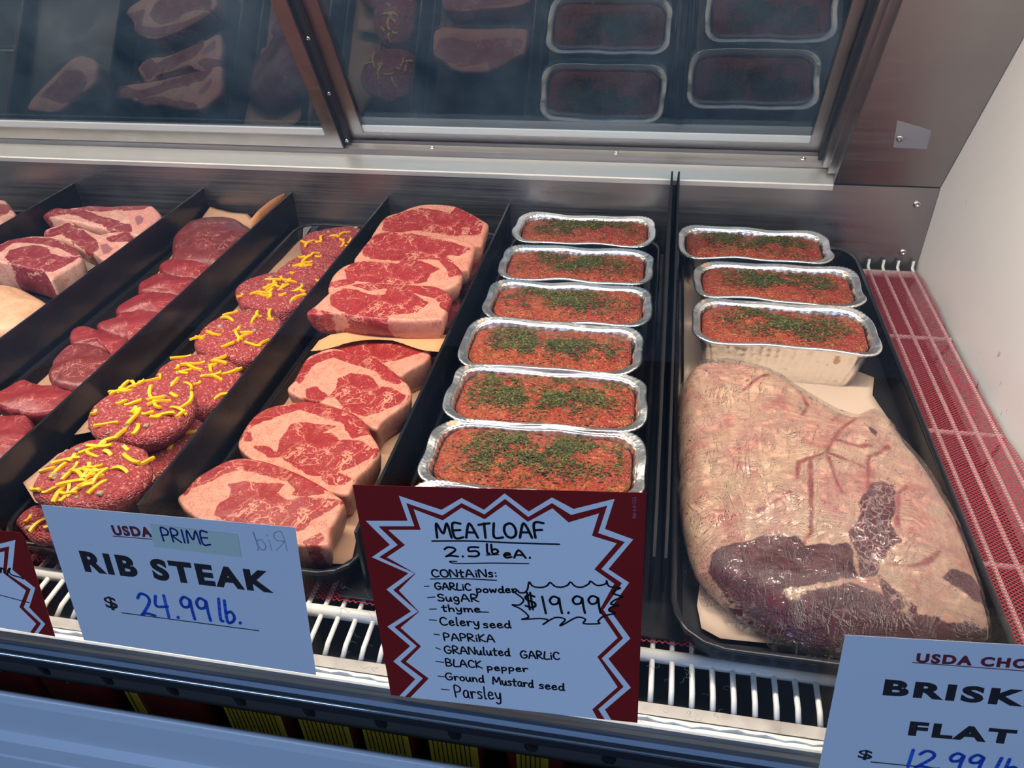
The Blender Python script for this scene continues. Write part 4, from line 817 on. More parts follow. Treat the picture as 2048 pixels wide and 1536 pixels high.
V5 = sheet(PP['V5'], 'curled orange paper lip between the front and rear rib steaks', mat='papero', seed=9, lift=lambda P: .0045 * np.sin(P[:, 0] * 55 + 1.0) * np.clip((P[:, 1] - .74) / -.02 + 1, 0, 1.4))
sheet(PP['X6'], 'pale paper sheet under the brisket and the right-hand loaf pans', mat='paperp', clampx=(.054, .298), clampy=(.41, 1.12), seed=10)
sheet(PP['C1'], 'small pale paper scrap between the bone-in steaks', mat='paperp', seed=12)
# upright flap against the divider
V = []; F = []
FL = [(1.028, .040, .084), (1.060, .040, .087), (1.095, .042, .086), (1.125, .05, .083), (1.150, .060, .079), (1.156, .064, .074)]
for y, za, zb in FL:
    for k in range(6):
        f = k / 5; V.append((-.6165 - .008 * (1 - f) ** 2, y, za + (zb - za) * f))
for i in range(len(FL) - 1):
    for k in range(5): F.append([i * 6 + k, (i + 1) * 6 + k, (i + 1) * 6 + k + 1, i * 6 + k + 1])
o = mesh('butcher_paper', V, F, M['papero'], None, True)
md = o.modifiers.new('thickness', 'SOLIDIFY'); md.thickness = .0003; md.offset = 0
tag(o, 'orange paper flap standing up against the divider beside the dark roast', 'paper', 'sheets of butcher paper')

# ------------------------------------------------------------------ cuts of meat
MT = DATA['meat']
def cut(key, name, label, cat, group, mat, **kw):
    d = MT[key]
    if mat == 'rib': kw['xmax'] = -.2375 - d['c'][0]
    o, top = slab(name, d['o'], d['t'], M[mat], regions=d, seed=hash_seed(key), **kw)
    o.location = d['c']; o.rotation_euler = (math.atan(d['s']), 0, 0)
    return tag(o, label, cat, group)
def hash_seed(k): return sum(ord(c) * (i + 3) for i, c in enumerate(k)) % 97
RG = 'rib steaks'
cut('S1', 'rib_steak', 'thick marbled rib steak nearest the glass, behind the rib steak sign', 'steak', RG, 'rib', edge=.004, amp=.0012, low=.001, grow=1.0)
cut('S2', 'rib_steak', 'second rib steak from the glass, broad fat crescent and a pale fat side', 'steak', RG, 'rib', edge=.004, amp=.0012, low=.001, grow=1.0)
cut('S3', 'rib_steak', 'third rib steak from the glass with a rounded eye and wide fat arc', 'steak', RG, 'rib', edge=.004, amp=.0012, low=.001, grow=1.0)
cut('S4', 'rib_steak', 'rib steak half hidden below the curled orange paper lip', 'steak', RG, 'rib', edge=.004, amp=.0010, grow=1.0)
cut('S5', 'rib_steak', 'rib steak lying on the orange paper lip, its dark front edge showing', 'steak', RG, 'rib', edge=.005, amp=.0012, low=.001, grow=3.2)
cut('S6', 'rib_steak', 'rib steak third from the back wall, thin fat seam across it', 'steak', RG, 'rib', edge=.005, amp=.0012, low=.001, grow=3.2)
cut('S7', 'rib_steak', 'rib steak second from the back wall, broad smooth lean eye', 'steak', RG, 'rib', edge=.005, amp=.0012, low=.001, grow=3.2)
cut('S8', 'rib_steak', 'rearmost rib steak, leaning up near the steel back panel', 'steak', RG, 'rib', edge=.005, amp=.0014, low=.001, grow=3.2)
# the lower layer they lie on: dark edges show on the right
low1 = [(-82, -40), (-60, 40), (0, 62), (60, 50), (84, 10), (78, -40), (30, -60), (-40, -58)]
for (x, y, lab) in ((-.322, .848, 'dark-edged lower steak under the third rib steak from the back wall'), (-.318, .985, 'dark-edged lower steak under the rearmost rib steaks')):
    o, _ = slab('rib_steak', low1, .046, M['roast'], edge=.008, regions=dict(lean=['all']), seed=int(y * 100), amp=.001)
    o.location = (x, y, .0525); tag(o, lab, 'steak', RG)
TG = 'bone-in steaks'
cut('TA', 'bone_in_steak', 'rear bone-in steak with a round bone end near the divider', 'steak', TG, 'tbone', edge=.006, amp=.0022, low=.002, grow=5.0)
cut('TB', 'bone_in_steak', 'middle bone-in steak overlapping the rear one, grey bone end at its corner', 'steak', TG, 'tbone', edge=.006, amp=.0022, low=.002, grow=5.0)
cut('TC', 'strip_steak', 'thick purple-red strip steak with a cream fat edge facing right', 'steak', TG, 'tbone', edge=.004, amp=.0012, low=.001, grow=1.0)
cut('TD', 'fat_capped_cut', 'pale fat-capped cut at the left edge, in front of the strip steak', 'meat', TG, 'fatcut', edge=.020, amp=.0016, low=.003, dome=.006)
cut('TE', 'pork_chop', 'pale-rimmed chop at the far left edge beyond the divider', 'meat', TG, 'tbone', edge=.006, amp=.001)
FG = 'filets'
cut('R', 'beef_roast', 'large dark roast at the back of the filet tray', 'roast', FG, 'roast', under=.014, edge=.026, amp=.002, low=.004, dome=.010, wob=.004)
fl = ['rearmost filet, in front of the dark roast', 'second filet from the roast', 'third filet from the roast', 'fourth filet from the roast, wide and overlapped in front', 'fifth filet from the roast with a pale rim fold', 'rounded dark brown filet sixth from the roast', 'flat filet second from the front of its tray', 'front filet at the left edge, partly out of view']
for i in range(8):
    cut('F%d' % (i + 1), 'beef_filet', fl[i], 'filet', FG, 'roast' if i == 5 else 'filet', edge=.012 if i not in (6, 7) else .006, amp=.0018, low=.003, dome=.004, wob=.003)

# ------------------------------------------------------------------ cheese burgers
def shred_mesh(k):
    q = MB(); n = 6; L = (.013, .017, .020, .024, .010, .022)[k]; bend = (.001, .0025, -.002, .0015, 0, -.003)[k]; w = .0014
    rings = []
    for i in range(n + 1):
        f = i / n - .5; x = f * L; y = bend * (4 * f * f - 1); z = .0008 * math.sin(f * 5 + k)
        rings.append([(x, y - w, z - .0010), (x, y + w, z - .0010), (x, y + w, z + .0012), (x, y - w, z + .0012)])
    V = [p for r in rings for p in r]
    F = [[i * 4 + j, (i + 1) * 4 + j, (i + 1) * 4 + (j + 1) % 4, i * 4 + (j + 1) % 4] for i in range(n) for j in range(4)]
    F += [[0, 1, 2, 3], [n * 4 + 3, n * 4 + 2, n * 4 + 1, n * 4]]
    me = bpy.data.meshes.new('cheese_shred'); me.from_pydata(V, [], F); me.materials.append(M['cheese']); me.update()
    return me
SHR = [shred_mesh(k) for k in range(6)]
def bit_mesh(k):
    V = []; F = []
    n = 8
    for i, (r, z) in enumerate(((.0020, -.001), (.0032, .0004), (.0026, .0018), (.0010, .0024))):
        V += [(r * (1 + .25 * math.sin(3 * j + k)) * math.cos(2 * PI * j / n), r * (1 + .2 * math.cos(2 * j + k)) * math.sin(2 * PI * j / n), z) for j in range(n)]
    F = [[i * n + j, i * n + (j + 1) % n, (i + 1) * n + (j + 1) % n, (i + 1) * n + j] for i in range(3) for j in range(n)] + [[3 * n + j for j in range(n)]]
    me = bpy.data.meshes.new('pepper_bit'); me.from_pydata(V, [], F); me.materials.append(M['bits']); me.update()
    return me
BIT = [bit_mesh(k) for k in range(3)]
def burger(key, label, t, n_sh, n_bit, tilt=0.0, conc=None):
    d = DATA['pat'][key]
    o, top = slab('cheese_burger_patty', d['o'], t, M['patty'], edge=.008, amp=.0020, fr=150, low=.0022, dome=.004, seed=hash_seed(key), side=.0025, R=54, N=200)
    o.location = d['c']; o.rotation_euler = (tilt, 0, 0)
    tag(o, label, 'burger patty', 'cheese burger patties')
    R_ = np.hypot(top[:, 0] - top[:, 0].mean(), top[:, 1] - top[:, 1].mean())
    cx, cy = top[-1, 0], top[-1, 1]
    rm = R_.max()
    sec = ((np.arctan2(top[:, 1] - cy, top[:, 0] - cx) / (2 * PI)) % 1 * 36).astype(int)
    lim = [R_[sec == k].max() if (sec == k).any() else rm for k in range(36)]
    cen = [random.randrange(len(top)) for _ in range(7)]
    for i in range(int(n_sh * .68)):
        if random.random() < .5:
            c = random.choice(cen); c = top[c]; px = c[0] - cx + random.gauss(0, .009); py = c[1] - cy + random.gauss(0, .008)
        else:
            c = top[random.randrange(len(top))]; f = math.sqrt(random.random()); l = math.hypot(c[0] - cx, c[1] - cy) + 1e-6; rl = (lim[int((math.atan2(c[1] - cy, c[0] - cx) / (2 * PI) % 1) * 36)])
            px = (c[0] - cx) / l * rl * f * .95; py = (c[1] - cy) / l * rl * f * .95
        j = np.argmin((top[:, 0] - cx - px) ** 2 + (top[:, 1] - cy - py) ** 2)
        if np.hypot(top[j, 0] - cx - px, top[j, 1] - cy - py) > .004: px, py = top[j, 0] - cx, top[j, 1] - cy
        s = bpy.data.objects.new('cheese_shred', SHR[random.randrange(6)]); COL.objects.link(s); s.parent = o
        rf = math.hypot(px, py) / rm
        a = math.atan2(py, px)
        s.location = (cx + px, cy + py, top[j, 2] + .0012)
        s.rotation_euler = (random.uniform(-.2, .2), random.uniform(-.16, .16), random.gauss(.5, .95))
        sc = random.uniform(.8, 1.25); s.scale = (sc, random.uniform(1.0, 1.4), 1.15)
    for i in range(n_bit):
        a = random.uniform(0, 2 * PI); rr = rm * math.sqrt(random.random()) * .97
        px = rr * math.cos(a); py = rr * math.sin(a)
        j = np.argmin((top[:, 0] - cx - px) ** 2 + (top[:, 1] - cy - py) ** 2)
        s = bpy.data.objects.new('pepper_bit', BIT[random.randrange(3)]); COL.objects.link(s); s.parent = o
        s.location = top[j]; s.rotation_euler = (random.uniform(-.3, .3), random.uniform(-.3, .3), a); sc = random.uniform(.6, 1.3); s.scale = (sc, sc, sc)
    return o
burger('B1', 'rearmost cheese burger patty, partly hidden by the divider', .040, 16, 4)
burger('B2', 'cheese burger patty second from the back of its tray', .044, 14, 5)
burger('B3', 'cheese burger patty third from the back, thickly sprinkled with shreds', .044, 34, 5)
burger('B4', 'cheese burger patty fourth from the back, darker front edge', .044, 24, 4)
burger('B5', 'cheese burger patty fifth from the back with a cluster of shreds', .044, 30, 4)
burger('B7', 'lower cheese burger patty beside the divider, under the paper square', .028, 10, 3)
burger('B10', 'lower cheese burger patty at the front left, half behind the rib steak sign', .030, 8, 8)
burger('B6', 'upper cheese burger patty on a paper square, second from the front', .026, 42, 7)
burger('B8', 'upper cheese burger patty nearest the glass, with the most shreds', .026, 50, 10)

# ------------------------------------------------------------------ loaf pans and meatloaf
NP_ = 220
PAN_D = .935
def pan(x, y, rz, label, seed):
    rs = np.random.default_rng(seed)
    root = empty('foil_loaf_pan', (x, y, .0035), label, 'loaf pan', 'foil loaf pans', rz)
    root.scale = (1, PAN_D, 1)
    th = np.arange(NP_)
    base = rrect(.1075, .0565, .030, NP_)
    ph = rs.uniform(0, 6, 6)
    ang = np.arctan2(base[:, 1] / .0565, base[:, 0] / .1075)
    wz = .0016 * np.sin(2 * ang + ph[0]) + .0011 * np.sin(5 * ang + ph[1]) + .0009 * np.sin(9 * ang + ph[2])
    wr = .0006 * np.sin(3 * ang + ph[3]) + .0006 * np.sin(7 * ang + ph[4])
    u = base / np.linalg.norm(base, axis=1)[:, None]
    corner = np.clip((np.minimum(abs(base[:, 0]) / .1075, abs(base[:, 1]) / .0565) - .45) * 3, 0, 1)
    fl = .0007 * np.sign(np.sin(th * PI / 2.0)) * 1.0
    crimp = corner * .0005 * np.where(th % 2 == 0, 1, -1)
    def ring(a, b_, r, z, wavy=1.0, flute=0.0):
        O = rrect(a, b_, r, NP_)
        O = O + u * (wr * wavy)[:, None] + u * (fl * flute)[:, None]
        return np.c_[O, z + wz * wavy + crimp * wavy]
    V, F = ring_mesh([ring(.084, .034, .016, 0, 0), ring(.0862, .0362, .018, .0018, 0, .5), ring(.0925, .042, .022, .030, .4, 1.2), ring(.0985, .0478, .026, .0585, 1, .9), ring(.0993, .0484, .026, .0605, 1, 0),
                      ring(.0983, .0474, .026, .0606, 1, 0), ring(.0976, .0468, .0255, .0585, 1, .9), ring(.0915, .041, .021, .030, .4, 1.2), ring(.0853, .0353, .017, .0030, 0, .5)], True, True)
    mesh('pan_body', V, F, M['foil'], root, True)
    V, F = ring_mesh([ring(.0990, .0481, .026, .0600), ring(.1045, .0536, .0285, .0596), ring(.1068, .0558, .0295, .0600), ring(.1077, .0567, .030, .0615), ring(.1070, .0560, .030, .0630), ring(.1055, .0545, .029, .0634), ring(.1042, .0532, .0285, .0626), ring(.1010, .0502, .027, .0618), ring(.0988, .0479, .026, .0610), ring(.0990, .0481, .026, .0600)])
    mesh('rolled_rim', V, F, M['foil'], root, True)
    return root

def flakes(top, seed, n, loaf, spread):
    rs = np.random.default_rng(seed)
    cand = rs.integers(0, len(top), n * 14)
    P = top[cand]
    band = spread(P)
    keep = rs.random(len(P)) < band
    P = P[keep][:n]
    V = []; F = []; mi = []
    for p in P:
        a = rs.uniform(0, 2 * PI); L = rs.uniform(.0012, .0036); w = rs.uniform(.0005, .0011)
        tx = rs.normal(0, .45); ty = rs.normal(0, .45)
        ux = np.array([math.cos(a), math.sin(a), tx * .6]); uy = np.array([-math.sin(a), math.cos(a), ty * .6])
        c = p + np.array([rs.normal(0, .0006), rs.normal(0, .0006), rs.uniform(.0003, .0016)])
        b0 = len(V)
        bend = np.array([0, 0, rs.uniform(-.0004, .0006)])
        V += [c - ux * L - uy * w * .3, c - uy * w + bend, c + ux * L + uy * w * .2, c + uy * w + bend]
        F.append([b0, b0 + 1, b0 + 2, b0 + 3]); mi.append(int(rs.choice([0, 0, 0, 1, 2, 2])))
    o = mesh('parsley_flakes', V, F, [M['parsley1'], M['parsley2'], M['parsley3']], loaf, False, mi=mi)
    o['kind'] = 'stuff'; o['label'] = 'scattered dark green dried parsley flakes'
    return o

def loaf(x, y, rz, label, seed, n, style=0):
    O = rrect(.0953, .0446, .026, 60) * 1000
    o, top = slab('meatloaf', O, .009, M['loaf'], edge=.006, amp=.0032, fr=80, low=.0045, dome=.006, seed=seed, side=.001, R=40, N=190)
    o.location = (x, y, .0625); o.rotation_euler = (0, 0, rz)
    o.scale = (1, PAN_D, 1)
    tag(o, label, 'meatloaf', 'raw meatloaves in foil pans')
    s0 = seed * 3.3
    def spread(P):
        nn = vnoise(np.c_[P[:, :2], np.zeros(len(P)) + s0], 34, seed, 3)
        yb = .006 + .006 * np.sin(P[:, 0] * 28 + seed)
        b = np.exp(-((P[:, 1] - yb) / .024) ** 2) * np.clip((.094 - abs(P[:, 0])) / .025, .08, 1)
        if style == 1: b = b * (.15 + 1.5 * np.clip(np.exp(-((P[:, 0] + .045) / .026) ** 2) + np.exp(-((P[:, 0] - .045) / .028) ** 2), 0, 1))
        return np.clip(b * (.62 + 1.9 * nn), .03, .8)
    flakes(top, seed + 50, n, o, spread)
    return o
ROWA = [(-.1005, 1.0915, .006), (-.1005, .9705, .012), (-.0985, .8630, .018), (-.1065, .7570, .006), (-.0975, .6560, .016), (-.0955, .5560, .018), (-.0960, .4570, .014)]
wa = ['rearmost pan of the long row by the back panel', 'second pan from the back in the long row', 'third pan from the back in the long row', 'fourth pan from the back in the long row', 'fifth pan from the back in the long row', 'sixth pan of the long row, just above the starburst sign', 'front pan mostly hidden by the starburst sign']
for i, (x, y, rz) in enumerate(ROWA):
    pan(x, y, rz, 'foil loaf pan: ' + wa[i], 20 + i)
    loaf(x, y, rz, 'raw meatloaf in the ' + wa[i], 20 + i, 2900)
ROWB = [(.1475, 1.0640, -.004), (.1690, .9480, .000), (.1665, .8380, -.030)]
wb = ['rear pan of the right tray', 'middle pan of the right tray', 'pan just behind the brisket']
for i, (x, y, rz) in enumerate(ROWB):
    pan(x, y, rz, 'foil loaf pan: ' + wb[i], 40 + i)
    loaf(x, y, rz, 'raw meatloaf with patches of parsley in the ' + wb[i], 40 + i, 2500, 1)

# ------------------------------------------------------------------ brisket in shrink wrap
def brisket_mat():
    t = NT('raw_brisket')
    n1 = t.noise(60, 4, .6); n2 = t.noise(16, 4, .6); n3 = t.noise(180, 3)
    d = t.math('ADD', t.attr('lean'), t.math('ADD', t.math('MULTIPLY', t.math('SUBTRACT', n1, .5), 12), t.math('MULTIPLY', t.math('SUBTRACT', n2, .5), 8)))
    wv = t.n('ShaderNodeVectorMath', operation='ADD'); nn = t.n('ShaderNodeTexNoise'); t.set(nn.inputs['Vector'], t.obj()); nn.inputs['Scale'].default_value = 70; nn.inputs['Detail'].default_value = 4
    s2 = t.n('ShaderNodeVectorMath', operation='SCALE'); t.set(s2.inputs[0], nn.outputs['Color']); s2.inputs['Scale'].default_value = .022; t.set(wv.inputs[0], t.obj()); t.set(wv.inputs[1], s2.outputs[0])
    cells = t.vor(125, 'DISTANCE_TO_EDGE', 'Distance', wv.outputs[0])
    mb = t.math('MULTIPLY', t.rng(cells, .01, .085, 1, 0), t.rng(t.attr('mar'), -2, 3))
    lean = t.mix(t.rng(n1, .3, .7), (.062, .008, .018), (.120, .020, .034))
    lean = t.mix(t.math('MULTIPLY', mb, .85), lean, (.60, .36, .32))
    fat = t.mix(t.rng(n2, .36, .62), (.72, .49, .33), (.62, .31, .24))
    fat = t.mix(t.rng(n3, .45, .75, 0, .35), fat, (.78, .60, .44))
    pk = t.rng(t.noise(34, 5, .7), .53, .66)
    fat = t.mix(t.math('MULTIPLY', pk, .55), fat, (.50, .12, .12))
    sp = t.rng(t.noise(210, 2), .70, .74)
    fat = t.mix(t.math('MULTIPLY', sp, .6), fat, (.28, .18, .08))
    v = t.math('ADD', t.attr('vein'), t.math('MULTIPLY', t.math('SUBTRACT', n1, .5), 7))
    fat = t.mix(t.rng(v, .6, 3.0, .85, 0), fat, (.32, .035, .05))
    c = t.mix(t.rng(d, -.8, .8), fat, lean)
    h = t.math('ADD', t.math('MULTIPLY', n1, .8), t.math('MULTIPLY', n3, .3))
    return t.done(t.pbr(Base_Color=c, Roughness=.42, Normal=t.bump(h, .6, .002)))
M['brisket'] = brisket_mat()
d = MT['BR']; d['mar'] = [d['lean'][1], d['lean'][6]]
BY = d['c'][1]
kw = dict(under=.014, zf=lambda V: np.interp(V[:, 1] + BY, [.41, .46, .52, .62, .72, .76], [-.022, -.010, -.002, .003, .018, .026]), edge=.036, amp=.0022, fr=34, low=.006, dome=.012, seed=8, side=.002, R=80, N=260, wob=.003)
bo, _ = slab('beef_brisket', d['o'], d['t'], M['brisket'], regions=d, **kw)
bo.location = d['c']
tag(bo, 'large vacuum-wrapped brisket with pale fat and dark lean, in the right tray', 'brisket')
kw['amp'] = .0030; kw['fr'] = 55
wo, _ = slab('plastic_wrap', d['o'], d['t'], M['wrap'], off=.0025, **kw)
wo.parent = bo; wo.location = (0, 0, .0022); wo['label'] = 'clear wrinkled plastic wrap'
# loose edge of the bag along the near left side
O = smooth_loop(d['o'], 260) / 1000; C = O.mean(0)
V = []; F = []
ids = [i for i in range(260) if (O[i][0] < .03 and O[i][1] < -.06)]
ids.sort(key=lambda i: O[i][0] - O[i][1])
for k, i in enumerate(ids):
    u = (O[i] - C) / np.linalg.norm(O[i] - C)
    for j in range(5):
        f = j / 4; e = -.004 + (.010 + .003 * math.sin(k * .8)) * f
        V.append((O[i][0] + u[0] * e, O[i][1] + u[1] * e, -.034 - .014 * f + .0028 * math.sin(k * 1.1 + j) * f))
for k in range(len(ids) - 1):
    for j in range(4): F.append([k * 5 + j, (k + 1) * 5 + j, (k + 1) * 5 + j + 1, k * 5 + j + 1])
mesh('wrap_seam', V, F, M['wrap'], bo, True)

# ------------------------------------------------------------------ signs on the front glass
GL = {
'A': (.72, [[(0, 0), (.34, 1), (.70, 0)], [(.12, .38), (.60, .36)]]), 'B': (.60, [[(0, 0), (.02, 1), (.38, .98), (.50, .78), (.36, .56), (.04, .53), (.42, .48), (.56, .24), (.36, .02), (0, 0)]]),
'C': (.62, [[(.60, .82), (.42, 1), (.18, .94), (.02, .60), (.06, .22), (.30, 0), (.60, .12)]]), 'E': (.55, [[(.52, .98), (.04, 1), (.02, 0), (.54, .03)], [(.03, .52), (.44, .54)]]),
'F': (.58, [[(.02, 0), (.06, 1), (.60, 1)], [(.05, .52), (.46, .54)]]), 'G': (.70, [[(.62, .86), (.40, 1), (.12, .85), (.0, .5), (.12, .1), (.42, 0), (.64, .2), (.64, .44), (.38, .44)]]),
'I': (.18, [[(.09, 0), (.09, 1)]]), 'K': (.58, [[(.02, 0), (.02, 1)], [(.52, 1), (.04, .45), (.56, 0)]]), 'L': (.52, [[(.14, 1), (.02, .04), (.54, .02)]]),
'M': (.90, [[(0, 0), (.12, 1), (.42, .30), (.76, 1), (.88, 0)]]), 'N': (.66, [[(0, 0), (.04, 1), (.58, .02), (.64, 1)]]), 'O': (.70, [[(.36, 1), (.1, .85), (.0, .48), (.12, .1), (.38, 0), (.62, .18), (.68, .55), (.55, .9), (.36, 1)]]),
'P': (.56, [[(.02, 0), (.04, 1), (.36, 1), (.54, .8), (.42, .52), (.05, .46)]]), 'R': (.60, [[(.02, 0), (.04, 1), (.36, 1), (.52, .8), (.38, .54), (.06, .48), (.60, 0)]]), 'S': (.55, [[(.52, .86), (.3, 1), (.06, .84), (.14, .58), (.46, .42), (.50, .14), (.24, 0), (0, .12)]]),
'a': (.50, [[(.44, .58), (.2, .64), (.02, .36), (.12, .02), (.36, .14), (.44, .58), (.42, .1), (.52, 0)]]), 'b': (.46, [[(.04, 1), (.04, .04), (.26, 0), (.44, .24), (.30, .50), (.05, .40)]]), 'c': (.42, [[(.40, .52), (.20, .62), (.02, .34), (.14, .02), (.42, .08)]]),
'd': (.50, [[(.40, .50), (.18, .58), (.02, .28), (.14, 0), (.38, .14), (.46, 1), (.44, .1), (.52, 0)]]), 'e': (.46, [[(.04, .32), (.38, .38), (.34, .58), (.16, .60), (.02, .30), (.16, 0), (.46, .12)]]), 'g': (.50, [[(.42, .55), (.18, .62), (.04, .34), (.20, .06), (.40, .22), (.43, .55), (.40, -.25), (.20, -.38), (.04, -.24)]]),
'h': (.46, [[(.04, 1.05), (.04, 0), (.08, .38), (.30, .52), (.40, .32), (.42, 0)]]), 'i': (.16, [[(.08, .55), (.08, 0)], [(.08, .80), (.09, .84)]]), 'l': (.20, [[(.12, 1.05), (.06, .1), (.18, 0)]]), 'm': (.70, [[(.02, .58), (.04, 0), (.08, .42), (.26, .56), (.34, .3), (.34, 0), (.40, .42), (.56, .54), (.64, .3), (.68, 0)]]),
'n': (.48, [[(.02, .58), (.04, 0), (.10, .44), (.30, .56), (.40, .34), (.44, 0)]]), 'o': (.46, [[(.24, .60), (.04, .42), (.06, .1), (.26, 0), (.44, .2), (.40, .5), (.24, .60)]]), 'p': (.48, [[(.06, .60), (.02, -.40)], [(.06, .44), (.26, .62), (.44, .42), (.34, .1), (.06, .06)]]),
'r': (.40, [[(.02, .58), (.06, 0), (.10, .40), (.26, .58), (.42, .50)]]), 's': (.40, [[(.38, .54), (.18, .62), (.06, .46), (.32, .26), (.30, .04), (.02, .04)]]), 't': (.40, [[(.20, .95), (.16, .06), (.34, .02)], [(.0, .62), (.42, .64)]]), 'u': (.48, [[(.02, .58), (.06, .08), (.28, .02), (.42, .56), (.42, .1), (.50, 0)]]),
'w': (.64, [[(.02, .58), (.12, .02), (.30, .48), (.44, .02), (.62, .58)]]), 'y': (.48, [[(.02, .58), (.14, .12), (.34, .16), (.44, .58), (.38, -.2), (.16, -.38), (.02, -.26)]]),
'1': (.20, [[(.10, 1), (.12, 0)]]), '2': (.56, [[(.02, .78), (.20, 1), (.46, .90), (.48, .62), (.10, .10), (.02, .02), (.20, .10), (.58, .02)]]), '4': (.60, [[(.10, .95), (.02, .48), (.50, .50)], [(.46, 1), (.44, 0)]]), '5': (.54, [[(.54, .98), (.14, .98), (.08, .58), (.40, .60), (.52, .32), (.38, .04), (.02, .04)]]),
'9': (.50, [[(.44, .88), (.22, 1), (.04, .78), (.12, .54), (.36, .60), (.45, .88), (.44, .40), (.46, 0)]]), '.': (.16, [[(.07, .0), (.09, .05)]]), ':': (.16, [[(.08, .10), (.09, .13)], [(.08, .52), (.09, .55)]]), '$': (.60, [[(.54, .80), (.30, .92), (.06, .76), (.18, .54), (.48, .40), (.50, .16), (.26, .06), (0, .18)], [(.20, 1.08), (.18, -.08)], [(.36, 1.08), (.34, -.08)]]),
'T': (.62, [[(0, .90), (.66, 1)], [(.34, 1), (.28, 0)]]), 'D': (.62, [[(.02, 0), (.04, 1), (.40, .92), (.58, .5), (.38, .06), (.02, 0)]]),
' ': (.35, []),
}
def cr(pts, k=4):
    P = [np.array(p, float) for p in pts]
    if len(P) < 3: return P
    out = []
    for i in range(len(P) - 1):
        a = P[max(i - 1, 0)]; b = P[i]; c = P[i + 1]; d = P[min(i + 2, len(P) - 1)]
        for t in np.linspace(0, 1, k, endpoint=False):
            out.append(.5 * ((2 * b) + (c - a) * t + (2 * a - 5 * b + 4 * c - d) * t * t + (-a + 3 * b - 3 * c + d) * t ** 3))
    return out + [P[-1]]
def stroke(mb, pts, w, z, soft=True):
    """a pen line: a ribbon with round ends, in mm on the card"""
    P = cr(pts) if soft else [np.array(p, float) for p in pts]
    for a, b in zip(P[:-1], P[1:]):
        e = b - a; L = np.linalg.norm(e)
        if L < 1e-6: continue
        n = np.array([-e[1], e[0]]) / L * w / 2
        mb.add([(*(a - n) / 1000, z), (*(b - n) / 1000, z), (*(b + n) / 1000, z), (*(a + n) / 1000, z)], [[0, 1, 2, 3]])
    for p in P:
        mb.add([((p[0] + w / 2 * math.cos(2 * PI * k / 9)) / 1000, (p[1] + w / 2 * math.sin(2 * PI * k / 9)) / 1000, z) for k in range(9)], [list(range(9))])
def write(mb, item, w, z, slantx=.0, mirror=False, gap=.16):
    txt, p, q, h = item[:4]
    p = np.array(p); q = np.array(q); e = q - p; L = np.linalg.norm(e); e = e / L; up = np.array([-e[1], e[0]])
    tot = sum(GL[c][0] + gap for c in txt) - gap; sx = L / tot; x = 0
    for c in txt:
        gw, st = GL[c]
        for s in st:
            stroke(mb, [p + e * (x + (gw - a if mirror else a) + slantx * b * (h / sx)) * sx + up * b * h for a, b in s], w, z)
        x += gw + gap
def card_obj(name, pts, mat, label, cat, off, group='price signs'):
    root_m = Matrix.Translation(gl(0, 0, off)) @ Matrix.Rotation(math.radians(80), 4, 'X')
    q = MB(); q.prism([(x / 1000, y / 1000) for x, y in pts][::-1], -.0004, 0)
    o = q.build(name, M[mat]); o.matrix_world = root_m
    return tag(o, label, cat, group)
def flat(name, pts, z, mat, parent):
    q = MB(); q.add([(x / 1000, y / 1000, z) for x, y in pts], [list(range(len(pts)))])
    o = q.build(name, M[mat], parent)
    import bmesh
    bm = bmesh.new(); bm.from_mesh(o.data); bmesh.ops.triangulate(bm, faces=bm.faces, ngon_method='EAR_CLIP')
    for f in bm.faces:
        if f.normal.z < 0: f.normal_flip()
    bm.to_mesh(o.data); bm.free(); return o
def clip_line(poly, a, b):
    """keep the part of poly on the left of a->b"""
    a = np.array(a); b = np.array(b); n = np.array([-(b - a)[1], (b - a)[0]]); out = []
    P = [np.array(p, float) for p in poly]
    for p, q in zip(P, P[1:] + P[:1]):
        dp, dq = (p - a) @ n, (q - a) @ n
        if dp >= 0: out.append(p)
        if dp * dq < 0: out.append(p + (q - p) * dp / (dp - dq))
    return [tuple(p) for p in out]
def bold(item, z, mat, parent, name='lettering'):
    txt, p, q, h = item[:4]
    cu = bpy.data.curves.new('t', 'FONT'); cu.body = txt; cu.size = 1; cu.offset = .050 if txt != '$' else .02; cu.space_character = 1.22; cu.resolution_u = 5
    t = bpy.data.objects.new('t', cu); COL.objects.link(t); bpy.context.view_layer.update()
    me = bpy.data.meshes.new_from_object(t.evaluated_get(bpy.context.evaluated_depsgraph_get()))
    bpy.data.objects.remove(t); bpy.data.curves.remove(cu)
    n = len(me.vertices); co = np.zeros(n * 3); me.vertices.foreach_get('co', co); co = co.reshape(-1, 3)
    x0, x1 = co[:, 0].min(), co[:, 0].max(); hh = .76
    y0 = 0 if txt != '$' else co[:, 1].min(); hh = .76 if txt != '$' else co[:, 1].max() - y0
    p = np.array(p); q = np.array(q); e = q - p; L = np.linalg.norm(e); e /= L; up = np.array([-e[1], e[0]])
    f = (co[:, 0] - x0) / (x1 - x0) * L; g = (co[:, 1] - y0) / hh * h
    out = p[None] + f[:, None] * e[None] + g[:, None] * up[None]
    co[:, :2] = out / 1000; co[:, 2] = z
    me.vertices.foreach_set('co', co.ravel()); me.materials.clear(); me.materials.append(M[mat]); me.name = name; me.update()
    o = bpy.data.objects.new(name, me); return link(o, parent)
SG = DATA['sign']
